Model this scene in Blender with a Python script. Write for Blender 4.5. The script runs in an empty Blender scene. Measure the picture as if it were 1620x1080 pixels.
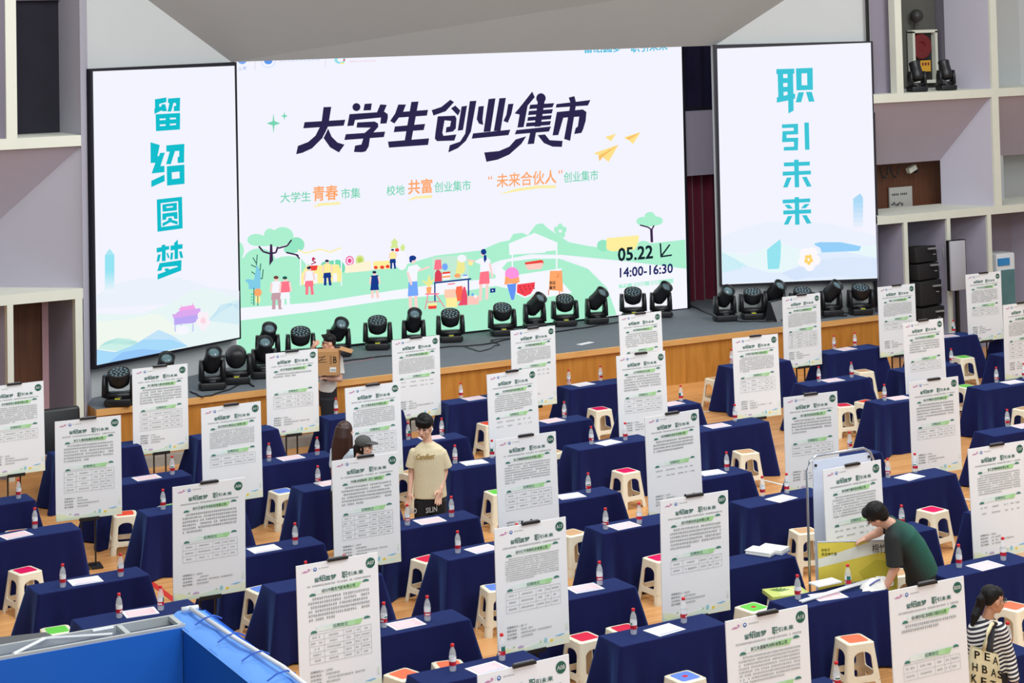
import bpy, bmesh, math, random
from mathutils import Vector as V, Matrix
from mathutils.geometry import tessellate_polygon
random.seed(7)
SC = bpy.context.scene
COL = SC.collection
# ---------------------------------------------------------------- camera
FPX, CY, YAW, PITCH, ROLL, CAMH = 3058.426, -110.2095, -0.5042031, 0.0432229, -0.0224713, 6.630269
_r = V((math.cos(YAW), math.sin(YAW), 0)); _f = V((-math.sin(YAW), math.cos(YAW), 0)); _u = V((0, 0, 1))
CF = _f*math.cos(PITCH)+_u*math.sin(PITCH); _u2 = _u*math.cos(PITCH)-_f*math.sin(PITCH)
CR = _r*math.cos(ROLL)+_u2*math.sin(ROLL); CU = _u2*math.cos(ROLL)-_r*math.sin(ROLL)
CP = V((0, 0, CAMH))
cd = bpy.data.cameras.new('camera'); cam = bpy.data.objects.new('camera', cd); COL.objects.link(cam)
cd.sensor_width = 36; cd.lens = FPX/1620*36; cd.shift_y = (CY-540)/1620; cd.clip_end = 200
M = Matrix((CR, CU, -CF)).transposed().to_4x4(); M.translation = CP; cam.matrix_world = M
SC.camera = cam
# ---------------------------------------------------------------- light
SC.view_settings.view_transform = 'Standard'; SC.view_settings.look = 'None'
SC.view_settings.gamma = 1; SC.view_settings.exposure = 0; SC.view_settings.use_curve_mapping = False
W = bpy.data.worlds.new('hall_ambient'); SC.world = W; W.use_nodes = True
W.node_tree.nodes['Background'].inputs[0].default_value = (0.92, 0.96, 1.0, 1)
W.node_tree.nodes['Background'].inputs[1].default_value = 0.30
def area(name, loc, rot, sx, sy, power, col=(1, 1, 1)):
    l = bpy.data.lights.new(name, 'AREA'); l.shape = 'RECTANGLE'; l.size = sx; l.size_y = sy; l.energy = power; l.color = col
    o = bpy.data.objects.new(name, l); COL.objects.link(o); o.location = loc; o.rotation_euler = rot; return o
for i in range(3):
    for j in range(2):
        area('hall_ceiling_lamp', (6+i*8, 10+j*11, 11.0), (math.radians(18), 0, 0), 3.0, 6.0, 570, (0.97, 0.99, 1.0))
area('front_fill_light', (4, -4, 9), (math.radians(62), 0, math.radians(-25)), 16, 5, 1100, (0.90, 0.96, 1.0))  # fill added behind the camera to brighten the fronts of the boards
# ---------------------------------------------------------------- pixel rays (1620 x 1080 frame) onto real planes
def ray(px, py): return CF + CR*((px-810)/FPX) + CU*((CY-py)/FPX)
def at_z(px, py, z): d = ray(px, py); return CP + d*((z-CAMH)/d.z)
def at_y(px, py, y): d = ray(px, py); return CP + d*(y/d.y)
def at_d(px, py, dep): return CP + ray(px, py)*dep
def depth(p): return (V(p)-CP).dot(CF)
def to_px(p):
    q = V(p)-CP; z = q.dot(CF); return (810+FPX*q.dot(CR)/z, CY-FPX*q.dot(CU)/z)
class Wall:                                  # vertical plane through two floor points, normal towards the hall
    def __init__(s, a, b):
        s.a = V((a[0], a[1], 0)); s.b = V((b[0], b[1], 0)); s.e = (s.b-s.a).normalized(); s.n = V((s.e.y, -s.e.x, 0))
    def at(s, px, py, off=0.0):
        d = ray(px, py); t = (s.a+s.n*off-CP).dot(s.n)/d.dot(s.n); return CP+d*t
# ---------------------------------------------------------------- materials
def lin(c):
    c /= 255.0
    return c/12.92 if c <= 0.04045 else ((c+0.055)/1.055)**2.4
def L(rgb): return (lin(rgb[0]), lin(rgb[1]), lin(rgb[2]), 1)
MATS = {}
def mat(name, rgb, rough=0.6, metal=0.0, noise=0.0, scale=20.0, bump=0.0, sheen=0.0, alpha=1.0, trans=0.0, spec=0.5):
    if name in MATS: return MATS[name]
    m = bpy.data.materials.new(name); m.use_nodes = True; nt = m.node_tree; b = nt.nodes['Principled BSDF']
    b.inputs['Base Color'].default_value = L(rgb); b.inputs['Roughness'].default_value = rough; b.inputs['Metallic'].default_value = metal
    b.inputs['Sheen Weight'].default_value = sheen; b.inputs['Alpha'].default_value = alpha; b.inputs['Transmission Weight'].default_value = trans
    b.inputs['Specular IOR Level'].default_value = spec
    if noise or bump:
        tc = nt.nodes.new('ShaderNodeTexCoord'); nz = nt.nodes.new('ShaderNodeTexNoise'); nz.inputs['Scale'].default_value = scale; nz.inputs['Detail'].default_value = 4
        nt.links.new(tc.outputs['Object'], nz.inputs['Vector'])
        if noise:
            mx = nt.nodes.new('ShaderNodeMix'); mx.data_type = 'RGBA'
            c = L(rgb); mx.inputs[6].default_value = tuple(v*(1-noise) for v in c[:3])+(1,); mx.inputs[7].default_value = tuple(min(1, v*(1+noise)) for v in c[:3])+(1,)
            nt.links.new(nz.outputs['Fac'], mx.inputs[0]); nt.links.new(mx.outputs[2], b.inputs['Base Color'])
        if bump:
            bp = nt.nodes.new('ShaderNodeBump'); bp.inputs['Strength'].default_value = bump; bp.inputs['Distance'].default_value = 0.01
            nt.links.new(nz.outputs['Fac'], bp.inputs['Height']); nt.links.new(bp.outputs['Normal'], b.inputs['Normal'])
    MATS[name] = m; return m
def emit(rgb, k=1.0):
    name = 'screen_%02x%02x%02x' % tuple(int(c) for c in rgb)
    if name in MATS: return MATS[name]
    m = bpy.data.materials.new(name); m.use_nodes = True; nt = m.node_tree; nt.nodes.clear()
    e = nt.nodes.new('ShaderNodeEmission'); o = nt.nodes.new('ShaderNodeOutputMaterial'); e.inputs[0].default_value = L(rgb); e.inputs[1].default_value = k
    nt.links.new(e.outputs[0], o.inputs[0]); MATS[name] = m; return m
def wood(name, a, b, sx, sy, sz, rough=0.35):
    m = bpy.data.materials.new(name); m.use_nodes = True; nt = m.node_tree; p = nt.nodes['Principled BSDF']; p.inputs['Roughness'].default_value = rough
    tc = nt.nodes.new('ShaderNodeTexCoord'); mp = nt.nodes.new('ShaderNodeMapping'); mp.inputs['Scale'].default_value = (sx, sy, sz)
    nz = nt.nodes.new('ShaderNodeTexNoise'); nz.inputs['Scale'].default_value = 1.0; nz.inputs['Detail'].default_value = 5; nz.inputs['Distortion'].default_value = 0.6
    cr = nt.nodes.new('ShaderNodeValToRGB'); cr.color_ramp.elements[0].position = 0.3; cr.color_ramp.elements[1].position = 0.7
    cr.color_ramp.elements[0].color = L(a); cr.color_ramp.elements[1].color = L(b)
    nt.links.new(tc.outputs['Object'], mp.inputs[0]); nt.links.new(mp.outputs[0], nz.inputs['Vector']); nt.links.new(nz.outputs['Fac'], cr.inputs[0]); nt.links.new(cr.outputs[0], p.inputs['Base Color'])
    MATS[name] = m; return m
def floor_mat():
    m = bpy.data.materials.new('maple_floor'); m.use_nodes = True; nt = m.node_tree; p = nt.nodes['Principled BSDF']; p.inputs['Roughness'].default_value = 0.38
    tc = nt.nodes.new('ShaderNodeTexCoord'); mp = nt.nodes.new('ShaderNodeMapping'); br = nt.nodes.new('ShaderNodeTexBrick')
    mp.inputs['Rotation'].default_value = (0, 0, 0)
    br.inputs['Scale'].default_value = 1.0; br.inputs['Brick Width'].default_value = 1.4; br.inputs['Row Height'].default_value = 0.075; br.inputs['Mortar Size'].default_value = 0.0022
    br.inputs['Color1'].default_value = L((230, 172, 110)); br.inputs['Color2'].default_value = L((212, 148, 88)); br.inputs['Mortar'].default_value = L((150, 100, 60)); br.inputs['Bias'].default_value = -0.1
    nz = nt.nodes.new('ShaderNodeTexNoise'); nz.inputs['Scale'].default_value = 0.6; nz.inputs['Detail'].default_value = 3
    mx = nt.nodes.new('ShaderNodeMix'); mx.data_type = 'RGBA'; mx.blend_type = 'MULTIPLY'; mx.inputs[0].default_value = 0.5
    cr = nt.nodes.new('ShaderNodeValToRGB'); cr.color_ramp.elements[0].color = (0.75, 0.7, 0.62, 1); cr.color_ramp.elements[1].color = (1, 1, 1, 1)
    nt.links.new(tc.outputs['Object'], mp.inputs[0]); nt.links.new(mp.outputs[0], br.inputs['Vector']); nt.links.new(tc.outputs['Object'], nz.inputs['Vector'])
    nt.links.new(nz.outputs['Fac'], cr.inputs[0]); nt.links.new(br.outputs['Color'], mx.inputs[6]); nt.links.new(cr.outputs[0], mx.inputs[7]); nt.links.new(mx.outputs[2], p.inputs['Base Color'])
    return m
BLACK = mat('black_powder_coat', (24, 24, 26), 0.45, noise=0.15)
BLACKP = mat('black_plastic', (22, 22, 25), 0.4, noise=0.2, scale=8)
WHITEB = mat('foam_board_white', (236, 239, 242), 0.55, noise=0.012, scale=3)
NAVY = mat('navy_tablecloth', (24, 26, 72), 0.8, noise=0.14, scale=60, bump=0.2, sheen=0.30, spec=0.08)
NAVY.node_tree.nodes['Principled BSDF'].inputs['Sheen Tint'].default_value = L((96, 146, 236))
CREAM = mat('cream_plastic', (243, 236, 212), 0.38, noise=0.02, scale=6)
# ---------------------------------------------------------------- mesh builder
def link(o, parent=None):
    COL.objects.link(o)
    if parent is not None: o.parent = parent
    return o
class MB:
    def __init__(s): s.v = []; s.f = []; s.m = []; s.mats = []
    def mi(s, m):
        if m not in s.mats: s.mats.append(m)
        return s.mats.index(m)
    def face(s, pts, m):
        n = len(s.v); s.v += [tuple(p) for p in pts]; s.f.append(tuple(range(n, n+len(pts)))); s.m.append(s.mi(m))
    def poly(s, outer, m, holes=()):
        loops = [[V(p) for p in outer]]+[[V(p) for p in h] for h in holes]
        n = len(s.v); k = s.mi(m); flat = [p for l in loops for p in l]; s.v += [tuple(p) for p in flat]
        for t in tessellate_polygon(loops): s.f.append(tuple(n+i for i in t)); s.m.append(k)
    def box(s, c, d, m, R=None):
        c = V(c); hx, hy, hz = d[0]/2, d[1]/2, d[2]/2
        P = [V((x, y, z)) for z in (-hz, hz) for y in (-hy, hy) for x in (-hx, hx)]
        if R is not None: P = [R @ p for p in P]
        n = len(s.v); s.v += [tuple(c+p) for p in P]; k = s.mi(m)
        for q in ((0, 2, 3, 1), (4, 5, 7, 6), (0, 1, 5, 4), (2, 6, 7, 3), (0, 4, 6, 2), (1, 3, 7, 5)): s.f.append(tuple(n+i for i in q)); s.m.append(k)
    def bar(s, p, q, w, h, m):                # rectangular bar from p to q
        p, q = V(p), V(q); a = (q-p); l = a.length; a.normalize()
        up = V((0, 0, 1)) if abs(a.z) < 0.95 else V((0, 1, 0)); x = a.cross(up).normalized(); y = x.cross(a)
        s.box((p+q)/2, (w, l, h), m, Matrix((x, a, y)).transposed())
    def tube(s, pts, r, m, n=8, r1=None, caps=True):
        pts = [V(p) for p in pts]; rings = []
        k = s.mi(m)
        for i, p in enumerate(pts):
            a = (pts[min(i+1, len(pts)-1)]-pts[max(i-1, 0)]).normalized(); up = V((0, 0, 1)) if abs(a.z) < 0.9 else V((1, 0, 0))
            x = a.cross(up).normalized(); y = x.cross(a); rr = r if r1 is None else r+(r1-r)*i/(len(pts)-1)
            if isinstance(rr, (list, tuple)): rr = rr[i]
            b = len(s.v); s.v += [tuple(p+(x*math.cos(2*math.pi*j/n)+y*math.sin(2*math.pi*j/n))*rr) for j in range(n)]; rings.append(b)
        for a, b in zip(rings, rings[1:]):
            for j in range(n): s.f.append((a+j, a+(j+1) % n, b+(j+1) % n, b+j)); s.m.append(k)
        if caps:
            s.f.append(tuple(rings[0]+j for j in range(n))[::-1]); s.m.append(k); s.f.append(tuple(rings[-1]+j for j in range(n))); s.m.append(k)
    def lathe(s, prof, m, n=16, T=None):      # prof: list of (r, z)
        k = s.mi(m); b = len(s.v); T = T or Matrix.Identity(4)
        for r, z in prof:
            for j in range(n): s.v.append(tuple(T @ V((r*math.cos(2*math.pi*j/n), r*math.sin(2*math.pi*j/n), z))))
        for i in range(len(prof)-1):
            for j in range(n):
                a = b+i*n+j; c = b+i*n+(j+1) % n; s.f.append((a, c, c+n, a+n)); s.m.append(k)
        if prof[0][0] > 1e-6: s.f.append(tuple(b+j for j in range(n))[::-1]); s.m.append(k)
        if prof[-1][0] > 1e-6: e = b+(len(prof)-1)*n; s.f.append(tuple(e+j for j in range(n))); s.m.append(k)
    def grid(s, P, m, closed=False):          # P[i][j]
        k = s.mi(m); b = len(s.v); h = len(P[0])
        for row in P: s.v += [tuple(p) for p in row]
        for i in range(len(P)-1):
            for j in range(h if closed else h-1):
                j2 = (j+1) % h; s.f.append((b+i*h+j, b+i*h+j2, b+(i+1)*h+j2, b+(i+1)*h+j)); s.m.append(k)
    def ell(s, c, r, m, X=None, Y=None, Z=None, n=16, k=10):
        X = X or V((1, 0, 0)); Y = Y or V((0, 1, 0)); Z = Z or V((0, 0, 1)); c = V(c); P = []
        for i in range(k+1):
            t = -math.pi/2+math.pi*i/k; P.append([c+X*(r[0]*math.cos(t)*math.cos(2*math.pi*j/n))+Y*(r[1]*math.cos(t)*math.sin(2*math.pi*j/n))+Z*(r[2]*math.sin(t)) for j in range(n)])
        s.grid(P, m, True)
    def cap(s, p, q, r0, r1, m, n=12):        # tapered capsule
        p, q = V(p), V(q); s.tube([p, q], [r0, r1], m, n=n, caps=True) if False else s._cone(p, q, r0, r1, m, n)
        s.ell(p, (r0,)*3, m, n=n, k=8); s.ell(q, (r1,)*3, m, n=n, k=8)
    def _cone(s, p, q, r0, r1, m, n):
        a = q-p
        if a.length < 1e-6: return
        a.normalize(); up = V((0, 0, 1)) if abs(a.z) < 0.9 else V((1, 0, 0)); x = a.cross(up).normalized(); y = x.cross(a)
        s.grid([[o+(x*math.cos(2*math.pi*j/n)+y*math.sin(2*math.pi*j/n))*r for j in range(n)] for o, r in ((p, 1e-4), (p, r0), (q, r1), (q, 1e-4))], m, True)
    def chain(s, pts, rs, m):
        for i in range(len(pts)-1): s.cap(pts[i], pts[i+1], rs[i], rs[i+1], m)
    def loft(s, secs, X, m, n=20):            # secs: (centre, half width along X, half depth)
        P = []; cs = [V(c) for c, a, b in secs]; X = V(X).normalized()
        for i, (c, a, b) in enumerate(secs):
            ax = (cs[min(i+1, len(cs)-1)]-cs[max(i-1, 0)]).normalized(); Yd = ax.cross(X).normalized(); Xd = Yd.cross(ax).normalized()
            P.append([cs[i]+Xd*(a*math.copysign(abs(math.cos(t))**0.85, math.cos(t)))+Yd*(b*math.copysign(abs(math.sin(t))**0.85, math.sin(t))) for t in [2*math.pi*j/n for j in range(n)]])
        P.insert(0, [cs[0]+(p-cs[0])*0.01 for p in P[0]]); P.append([cs[-1]+(p-cs[-1])*0.01 for p in P[-1]]); s.grid(P, m, True)
    def build(s, name, parent=None, smooth=False, loc=None):
        me = bpy.data.meshes.new(name); me.from_pydata(s.v, [], s.f)
        for m in s.mats: me.materials.append(m)
        me.polygons.foreach_set('material_index', s.m)
        if smooth: me.polygons.foreach_set('use_smooth', [True]*len(s.f))
        me.update(); o = link(bpy.data.objects.new(name, me), parent)
        if loc is not None: o.location = loc
        return o
def fix_normals(o):
    bm = bmesh.new(); bm.from_mesh(o.data); bmesh.ops.remove_doubles(bm, verts=bm.verts, dist=1e-5); bmesh.ops.recalc_face_normals(bm, faces=bm.faces); bm.to_mesh(o.data); bm.free(); return o
def bevel(o, w, seg=2, ang=40):
    fix_normals(o); md = o.modifiers.new('b', 'BEVEL'); md.width = w; md.segments = seg; md.limit_method = 'ANGLE'; md.angle_limit = math.radians(ang); return bake(o, True)
def bake(o, smooth=None):
    bpy.context.view_layer.update(); dg = bpy.context.evaluated_depsgraph_get(); me = bpy.data.meshes.new_from_object(o.evaluated_get(dg)); me.name = o.name
    o.modifiers.clear(); o.data = me
    if smooth is not None: me.polygons.foreach_set('use_smooth', [smooth]*len(me.polygons))
    return o
def remesh(o, vox=0.007, it=3):
    md = o.modifiers.new('r', 'REMESH'); md.mode = 'VOXEL'; md.voxel_size = vox; md.use_smooth_shade = True
    if it: sm = o.modifiers.new('s', 'SMOOTH'); sm.iterations = it; sm.factor = 0.5
    ms = list(o.data.materials); bake(o, True)
    o.data.materials.clear()
    for m in ms[:1]: o.data.materials.append(m)
    o.data.polygons.foreach_set('material_index', [0]*len(o.data.polygons))
    return o
def tag(o, label=None, cat=None, group=None, kind=None):
    for k, v in (('label', label), ('category', cat), ('group', group), ('kind', kind)):
        if v: o[k] = v
    return o
def thing(name, loc, label, cat, group=None, rz=0.0):
    o = link(bpy.data.objects.new(name, None)); o.location = loc; o.rotation_euler = (0, 0, rz); o.empty_display_size = 0.1; return tag(o, label, cat, group)
def struct(o): o['kind'] = 'structure'; return o
def dup(root, loc=None, rz=None, label=None, group=None, swap=None):
    r = root.copy(); COL.objects.link(r)
    if loc is not None: r.location = loc
    if rz is not None: r.rotation_euler = (0, 0, rz)
    if label: r['label'] = label
    if group: r['group'] = group
    for ch in list(root.children):
        c = ch.copy(); COL.objects.link(c); c.parent = r
        if swap and ch.data in swap: c.data = swap[ch.data]
        for g in list(ch.children): d = g.copy(); COL.objects.link(d); d.parent = c
    return r
# ---------------------------------------------------------------- lettering
_G = {}
def glyphs(s, off=0.0, shear=0.0):
    k = (s, off, shear)
    if k not in _G:
        c = bpy.data.curves.new('lettering', 'FONT'); c.body = s; c.size = 1; c.offset = off; c.resolution_u = 2; c.shear = shear
        o = bpy.data.objects.new('lettering', c); COL.objects.link(o); bpy.context.view_layer.update()
        me = bpy.data.meshes.new_from_object(o.evaluated_get(bpy.context.evaluated_depsgraph_get()))
        vs = [(v.co.x, v.co.y) for v in me.vertices]; fs = [tuple(p.vertices) for p in me.polygons]
        bpy.data.objects.remove(o); bpy.data.meshes.remove(me); bpy.data.curves.remove(c)
        x0 = min(v[0] for v in vs); x1 = max(v[0] for v in vs); y0 = min(v[1] for v in vs); y1 = max(v[1] for v in vs)
        _G[k] = ([((x-x0)/(x1-x0), (y-y0)/(y1-y0)) for x, y in vs], fs, (x1-x0)/(y1-y0))
    return _G[k]
def write(mb, s, fn, m, off=0.0, shear=0.0):   # fn maps the unit box of the text to 3-D; off thickens the strokes
    vs, fs, asp = glyphs(s, 0.0, shear); k = mb.mi(m); d = off*0.9
    for dx, dy in (((-d, -d), (d, -d), (-d, d), (d, d)) if off else ((0, 0),)):
        n = len(mb.v); mb.v += [tuple(fn(x+dx/asp, y+dy)) for x, y in vs]
        for f in fs: mb.f.append(tuple(n+i for i in f)); mb.m.append(k)
# ================================================================ the setting
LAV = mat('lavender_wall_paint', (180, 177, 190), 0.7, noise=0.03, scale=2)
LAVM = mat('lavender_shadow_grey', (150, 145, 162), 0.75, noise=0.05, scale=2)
LAVS = mat('lavender_slope_brightened', (176, 168, 182), 0.75, noise=0.05, scale=2)  # wall lavender lightened in colour, as slopes get no direct overhead light
LAVD = mat('lavender_recess_shade', (138, 132, 147), 0.75, noise=0.05, scale=2)  # same lavender with the shade of the recesses put into its colour
OFFW = mat('off_white_paint', (218, 220, 206), 0.6, noise=0.04, scale=5)
GREYW = mat('pale_grey_wall', (188, 192, 192), 0.6, noise=0.02, scale=2)
CANO = mat('canopy_grey_paint', (158, 158, 157), 0.65, noise=0.03, scale=1)
DARKV = mat('dark_void', (26, 25, 30), 0.9, noise=0.2, scale=2)
SLAT = wood('brown_slat_panel', (84, 48, 30), (112, 68, 42), 60, 4, 1.2, 0.6)
OAK = wood('stage_oak_panel', (176, 116, 44), (200, 138, 62), 9, 9, 1.2, 0.4)
OAKL = wood('stage_oak_edge', (214, 158, 92), (228, 174, 108), 1.5, 10, 10, 0.4)
mb = MB(); mb.face([(-6, 4, 0), (40, 4, 0), (40, 34, 0), (-6, 34, 0)], floor_mat()); floor = struct(mb.build('floor'))
mb = MB(); LW = mat('court_line_white', (235, 232, 224), 0.5, noise=0.03); LR = mat('court_line_red', (205, 52, 44), 0.5, noise=0.03)
def court(p, q, w, m, b=None):
    a = at_z(p[0], p[1], 0.004); c = at_z(q[0], q[1], 0.004); d = (c-a).normalized(); n = V((-d.y, d.x, 0))*w/2
    if b: a = a-d*b; c = c+d*b
    mb.face([a-n, a+n, c+n, c-n], m)
court((240, 922), (268, 943), 0.07, LR, 0.4); court((502, 861), (560, 849), 0.06, LR, 0.6)
court((1352, 741), (1384, 756), 0.05, LW, 1.5); court((1199, 757), (1228, 764), 0.05, LW, 0.6); court((1106, 652), (1130, 649), 0.05, LW, 0.8); court((1512, 787), (1534, 790), 0.05, LW, 0.3)
o = mb.build('trim_1'); struct(o)
# ---- stage
FY, SZ = 28.45, 0.90
STG = mat('stage_grey_floor', (104, 112, 118), 0.75, noise=0.12, scale=4)
mb = MB(); LWL = Wall((8.72, 29.17), (11.47, 30.43)); RWL = Wall((20.78, 29.98), (23.38, 28.75))
mb.face([(8.46, FY, SZ), (23.5, FY, SZ), (23.5, 34, SZ), (8.46, 34, SZ)], STG)
mb.face([(8.46, FY, 0.1), (23.5, FY, 0.1), (23.5, FY, SZ-0.07), (8.46, FY, SZ-0.07)], OAK); mb.face([(8.46, FY, 0), (8.46, 34, 0), (8.46, 34, SZ), (8.46, FY, SZ)], OAK)
mb.box((15.98, FY-0.015, SZ-0.045), (15.06, 0.07, 0.09), OAKL); mb.box((15.98, FY-0.03, 0.06), (15.04, 0.09, 0.12), OAKL)
struct(mb.build('stage'))
mb = MB(); STEP = mat('grey_step', (158, 156, 150), 0.6, noise=0.06)
mb.box((11.3, FY-0.16, 0.07), (5.4, 0.22, 0.14), STEP); struct(mb.build('trim_2'))
# ---- splayed walls each side of the stage, canopy and stage depth
def wallstrip(w, p0, p1, off, z0, z1, m, name, th=0.12):
    a = w.at(p0[0], p0[1], off); b = w.at(p1[0], p1[1], off); mbx = MB(); n = w.n*th
    A, B = V((a.x, a.y, 0)), V((b.x, b.y, 0))
    for P in ((A, B), (B, B-n), (A-n, A)): mbx.face([P[0]+V((0, 0, z0)), P[1]+V((0, 0, z0)), P[1]+V((0, 0, z1)), P[0]+V((0, 0, z1))], m)
    return struct(mbx.build(name)), A, B
lw, LA, LB = wallstrip(LWL, (141, 300), (374.5, 560), -0.20, 0.4, 8.2, GREYW, 'wall_left')
rw, RA, RB = wallstrip(RWL, (1132, 300), (1384, 300), -0.16, 0.4, 8.2, GREYW, 'wall_right')
mb = MB(); A = LWL.at(366, 98, -0.20); B = LWL.at(234, 0, -0.20); C = RWL.at(1131, 72, -0.16); D = RWL.at(1241, 0, -0.16)
B = A+(B-A)*1.8; D = C+(D-C)*1.8
mb.face([A, C, D, B], CANO); mb.face([A+V((0, 1.4, .05)), C+V((0, 1.4, .05)), C, A], CANO); struct(mb.build('ceiling_canopy'))
mb = MB(); mb.face([LA+V((0, 0, 0)), LA+V((0, 0, 8.2)), V((8.30, 28.5, 8.2)), V((8.30, 28.5, 0))], LAV); struct(mb.build('wall_return'))
mb = MB(); mb.face([(9, 33.2, 0.9), (24, 33.2, 0.9), (24, 33.2, 8), (9, 33.2, 8)], DARKV); mb.face([(9, 33.2, 7.9), (24, 33.2, 7.9), (24, 31.5, 7.9), (9, 31.5, 7.9)], DARKV); struct(mb.build('wall_back'))
def curtain(name, label, x0, x1, y, z0, z1, m, k):
    P = []; n = k*8
    for z in (z0, (z0+z1)/2, z1): P.append([(x0+(x1-x0)*j/n, y+0.07*math.sin(j*math.pi/4)+0.02*math.sin(j*1.7), z) for j in range(n+1)])
    q = MB(); q.grid(P, m); o = q.build(name, smooth=True); return tag(o, label, 'curtain')
curtain('stage_curtain', 'maroon velvet stage curtain hanging between the main screen and right screen', 20.9, 23.0, 32.0, 0.9, 3.75, mat('maroon_velvet', (112, 22, 52), 0.9, noise=0.2, scale=8, sheen=0.4), 9)
curtain('backdrop_curtain', 'dark navy drape high behind the gap right of the main screen', 20.9, 23.0, 32.4, 4.2, 6.6, mat('dark_navy_drape', (52, 46, 84), 0.9, noise=0.15, scale=6), 5)
mb = MB(); mb.box((21.85, 31.7, 4.02), (1.3, 0.12, 1.26), mat('pale_grey_valance', (176, 168, 186), 0.6, noise=0.05)); mb.box((21.85, 31.7, 4.70), (1.3, 0.04, 0.03), BLACK)
tag(mb.build('valance_board'), 'pale grey board hanging above the maroon curtain right of main screen', 'board')
# ---- white lattice walls beside the stage (front face Y = 28.5)
YF, DP = 28.5, 1.0
def lattice(side, x0, x1, posts_up, posts_lo):
    q = MB()
    for z0, z1 in ((2.55, 2.70), (4.81, 4.97)):
        xs = x0+(.8 if side == 'right' else 0); q.box(((xs+x1)/2, YF+0.55, (z0+z1)/2), (x1-xs, 1.1, z1-z0), OFFW)
        if xs > x0: q.poly([(x0, YF, z1), (xs, YF, z1), (xs, YF+1.1, z1)], OFFW); q.poly([(x0, YF, z0), (xs, YF, z0), (xs, YF+1.1, z0)], OFFW); q.face([(x0, YF, z0), (xs, YF, z0), (xs, YF, z1), (x0, YF, z1)], OFFW)
    for a, b, z0, z1 in posts_up: q.box(((a+b)/2, YF+0.09, (z0+z1)/2), (b-a, 0.18, z1-z0), OFFW)
    for a, b in posts_lo: q.box(((a+b)/2, YF+0.09, 1.27), (b-a, 0.18, 2.56), OFFW)
    return struct(q.build('wall_lattice_'+side))
lattice('left', 2.0, 8.30, [(7.19, 7.35, 4.97, 8.2)], [(7.17, 7.26, ), (8.18, 8.29)])
lattice('right', 23.36, 33.0, [(23.93, 24.09, 4.97, 8.2), (26.30, 26.47, 4.97, 8.2), (26.28, 26.45, 2.70, 4.81)], [(23.99, 24.08), (25.04, 25.13), (26.06, 26.16)])
def bay(q, x0, x1, z0, z1, xb, zt, ms, mt, d=DP, x0b=None):
    a, b = YF+0.05, YF+d
    q.face([(x1, a, z0), (xb, b, z0), (xb, b, zt), (x1, a, z1)], ms)
    if mt: q.face([(x0, a, z1), (x1, a, z1), (xb, b, zt), (x0b or x0, b, zt)], mt)
q = MB()
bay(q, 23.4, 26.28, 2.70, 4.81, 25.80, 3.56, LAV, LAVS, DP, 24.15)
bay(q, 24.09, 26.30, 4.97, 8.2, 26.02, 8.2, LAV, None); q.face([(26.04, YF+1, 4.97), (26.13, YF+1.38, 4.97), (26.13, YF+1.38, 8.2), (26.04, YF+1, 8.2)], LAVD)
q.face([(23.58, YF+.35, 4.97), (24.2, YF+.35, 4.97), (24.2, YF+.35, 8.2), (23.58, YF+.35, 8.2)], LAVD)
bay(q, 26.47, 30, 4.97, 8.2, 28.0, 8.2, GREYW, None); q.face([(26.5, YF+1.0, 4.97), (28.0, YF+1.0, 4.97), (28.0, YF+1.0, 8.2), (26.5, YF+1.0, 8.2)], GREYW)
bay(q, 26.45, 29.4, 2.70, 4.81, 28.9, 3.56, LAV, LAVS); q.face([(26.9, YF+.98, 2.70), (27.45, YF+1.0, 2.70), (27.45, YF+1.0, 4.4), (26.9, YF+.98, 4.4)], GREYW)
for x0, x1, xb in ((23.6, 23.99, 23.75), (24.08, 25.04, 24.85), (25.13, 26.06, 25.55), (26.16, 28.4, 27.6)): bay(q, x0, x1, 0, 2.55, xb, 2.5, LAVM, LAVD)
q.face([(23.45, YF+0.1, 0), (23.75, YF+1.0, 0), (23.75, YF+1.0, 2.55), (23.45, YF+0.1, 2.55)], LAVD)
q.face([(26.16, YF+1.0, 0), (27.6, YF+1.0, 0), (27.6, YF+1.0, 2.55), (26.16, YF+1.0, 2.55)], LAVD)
struct(q.build('wall_niches_right'))
q = MB()
for x0, x1, z0, z1 in ((23.3, 26.7, 2.55, 4.8), (25.0, 26.6, 0, 2.6)): q.face([(x0, YF+1.55, z0), (x1, YF+1.55, z0), (x1, YF+1.55, z1), (x0, YF+1.55, z1)], SLAT)
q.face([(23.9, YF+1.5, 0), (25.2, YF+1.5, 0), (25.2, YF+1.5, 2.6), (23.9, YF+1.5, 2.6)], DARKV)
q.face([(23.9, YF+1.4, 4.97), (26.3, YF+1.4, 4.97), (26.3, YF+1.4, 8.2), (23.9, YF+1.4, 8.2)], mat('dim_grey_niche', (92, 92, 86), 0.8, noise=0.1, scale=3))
q.face([(26.7, YF+1.6, 2.55), (30, YF+1.6, 2.55), (30, YF+1.6, 4.8), (26.7, YF+1.6, 4.8)], GREYW)
struct(q.build('wall_niche_back_right'))
q = MB()
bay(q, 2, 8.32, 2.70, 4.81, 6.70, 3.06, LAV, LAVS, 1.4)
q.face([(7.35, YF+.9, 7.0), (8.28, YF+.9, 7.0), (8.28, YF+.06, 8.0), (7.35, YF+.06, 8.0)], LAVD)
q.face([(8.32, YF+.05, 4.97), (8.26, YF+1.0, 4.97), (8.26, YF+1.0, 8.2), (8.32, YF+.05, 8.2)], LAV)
q.face([(6.9, YF+.3, 4.97), (7.19, YF+.05, 4.97), (7.19, YF+.05, 8.2), (6.9, YF+.3, 8.2)], LAVD); q.face([(5.5, YF+.3, 4.97), (6.9, YF+.3, 4.97), (6.9, YF+.3, 8.2), (5.5, YF+.3, 8.2)], LAVD)
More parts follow.
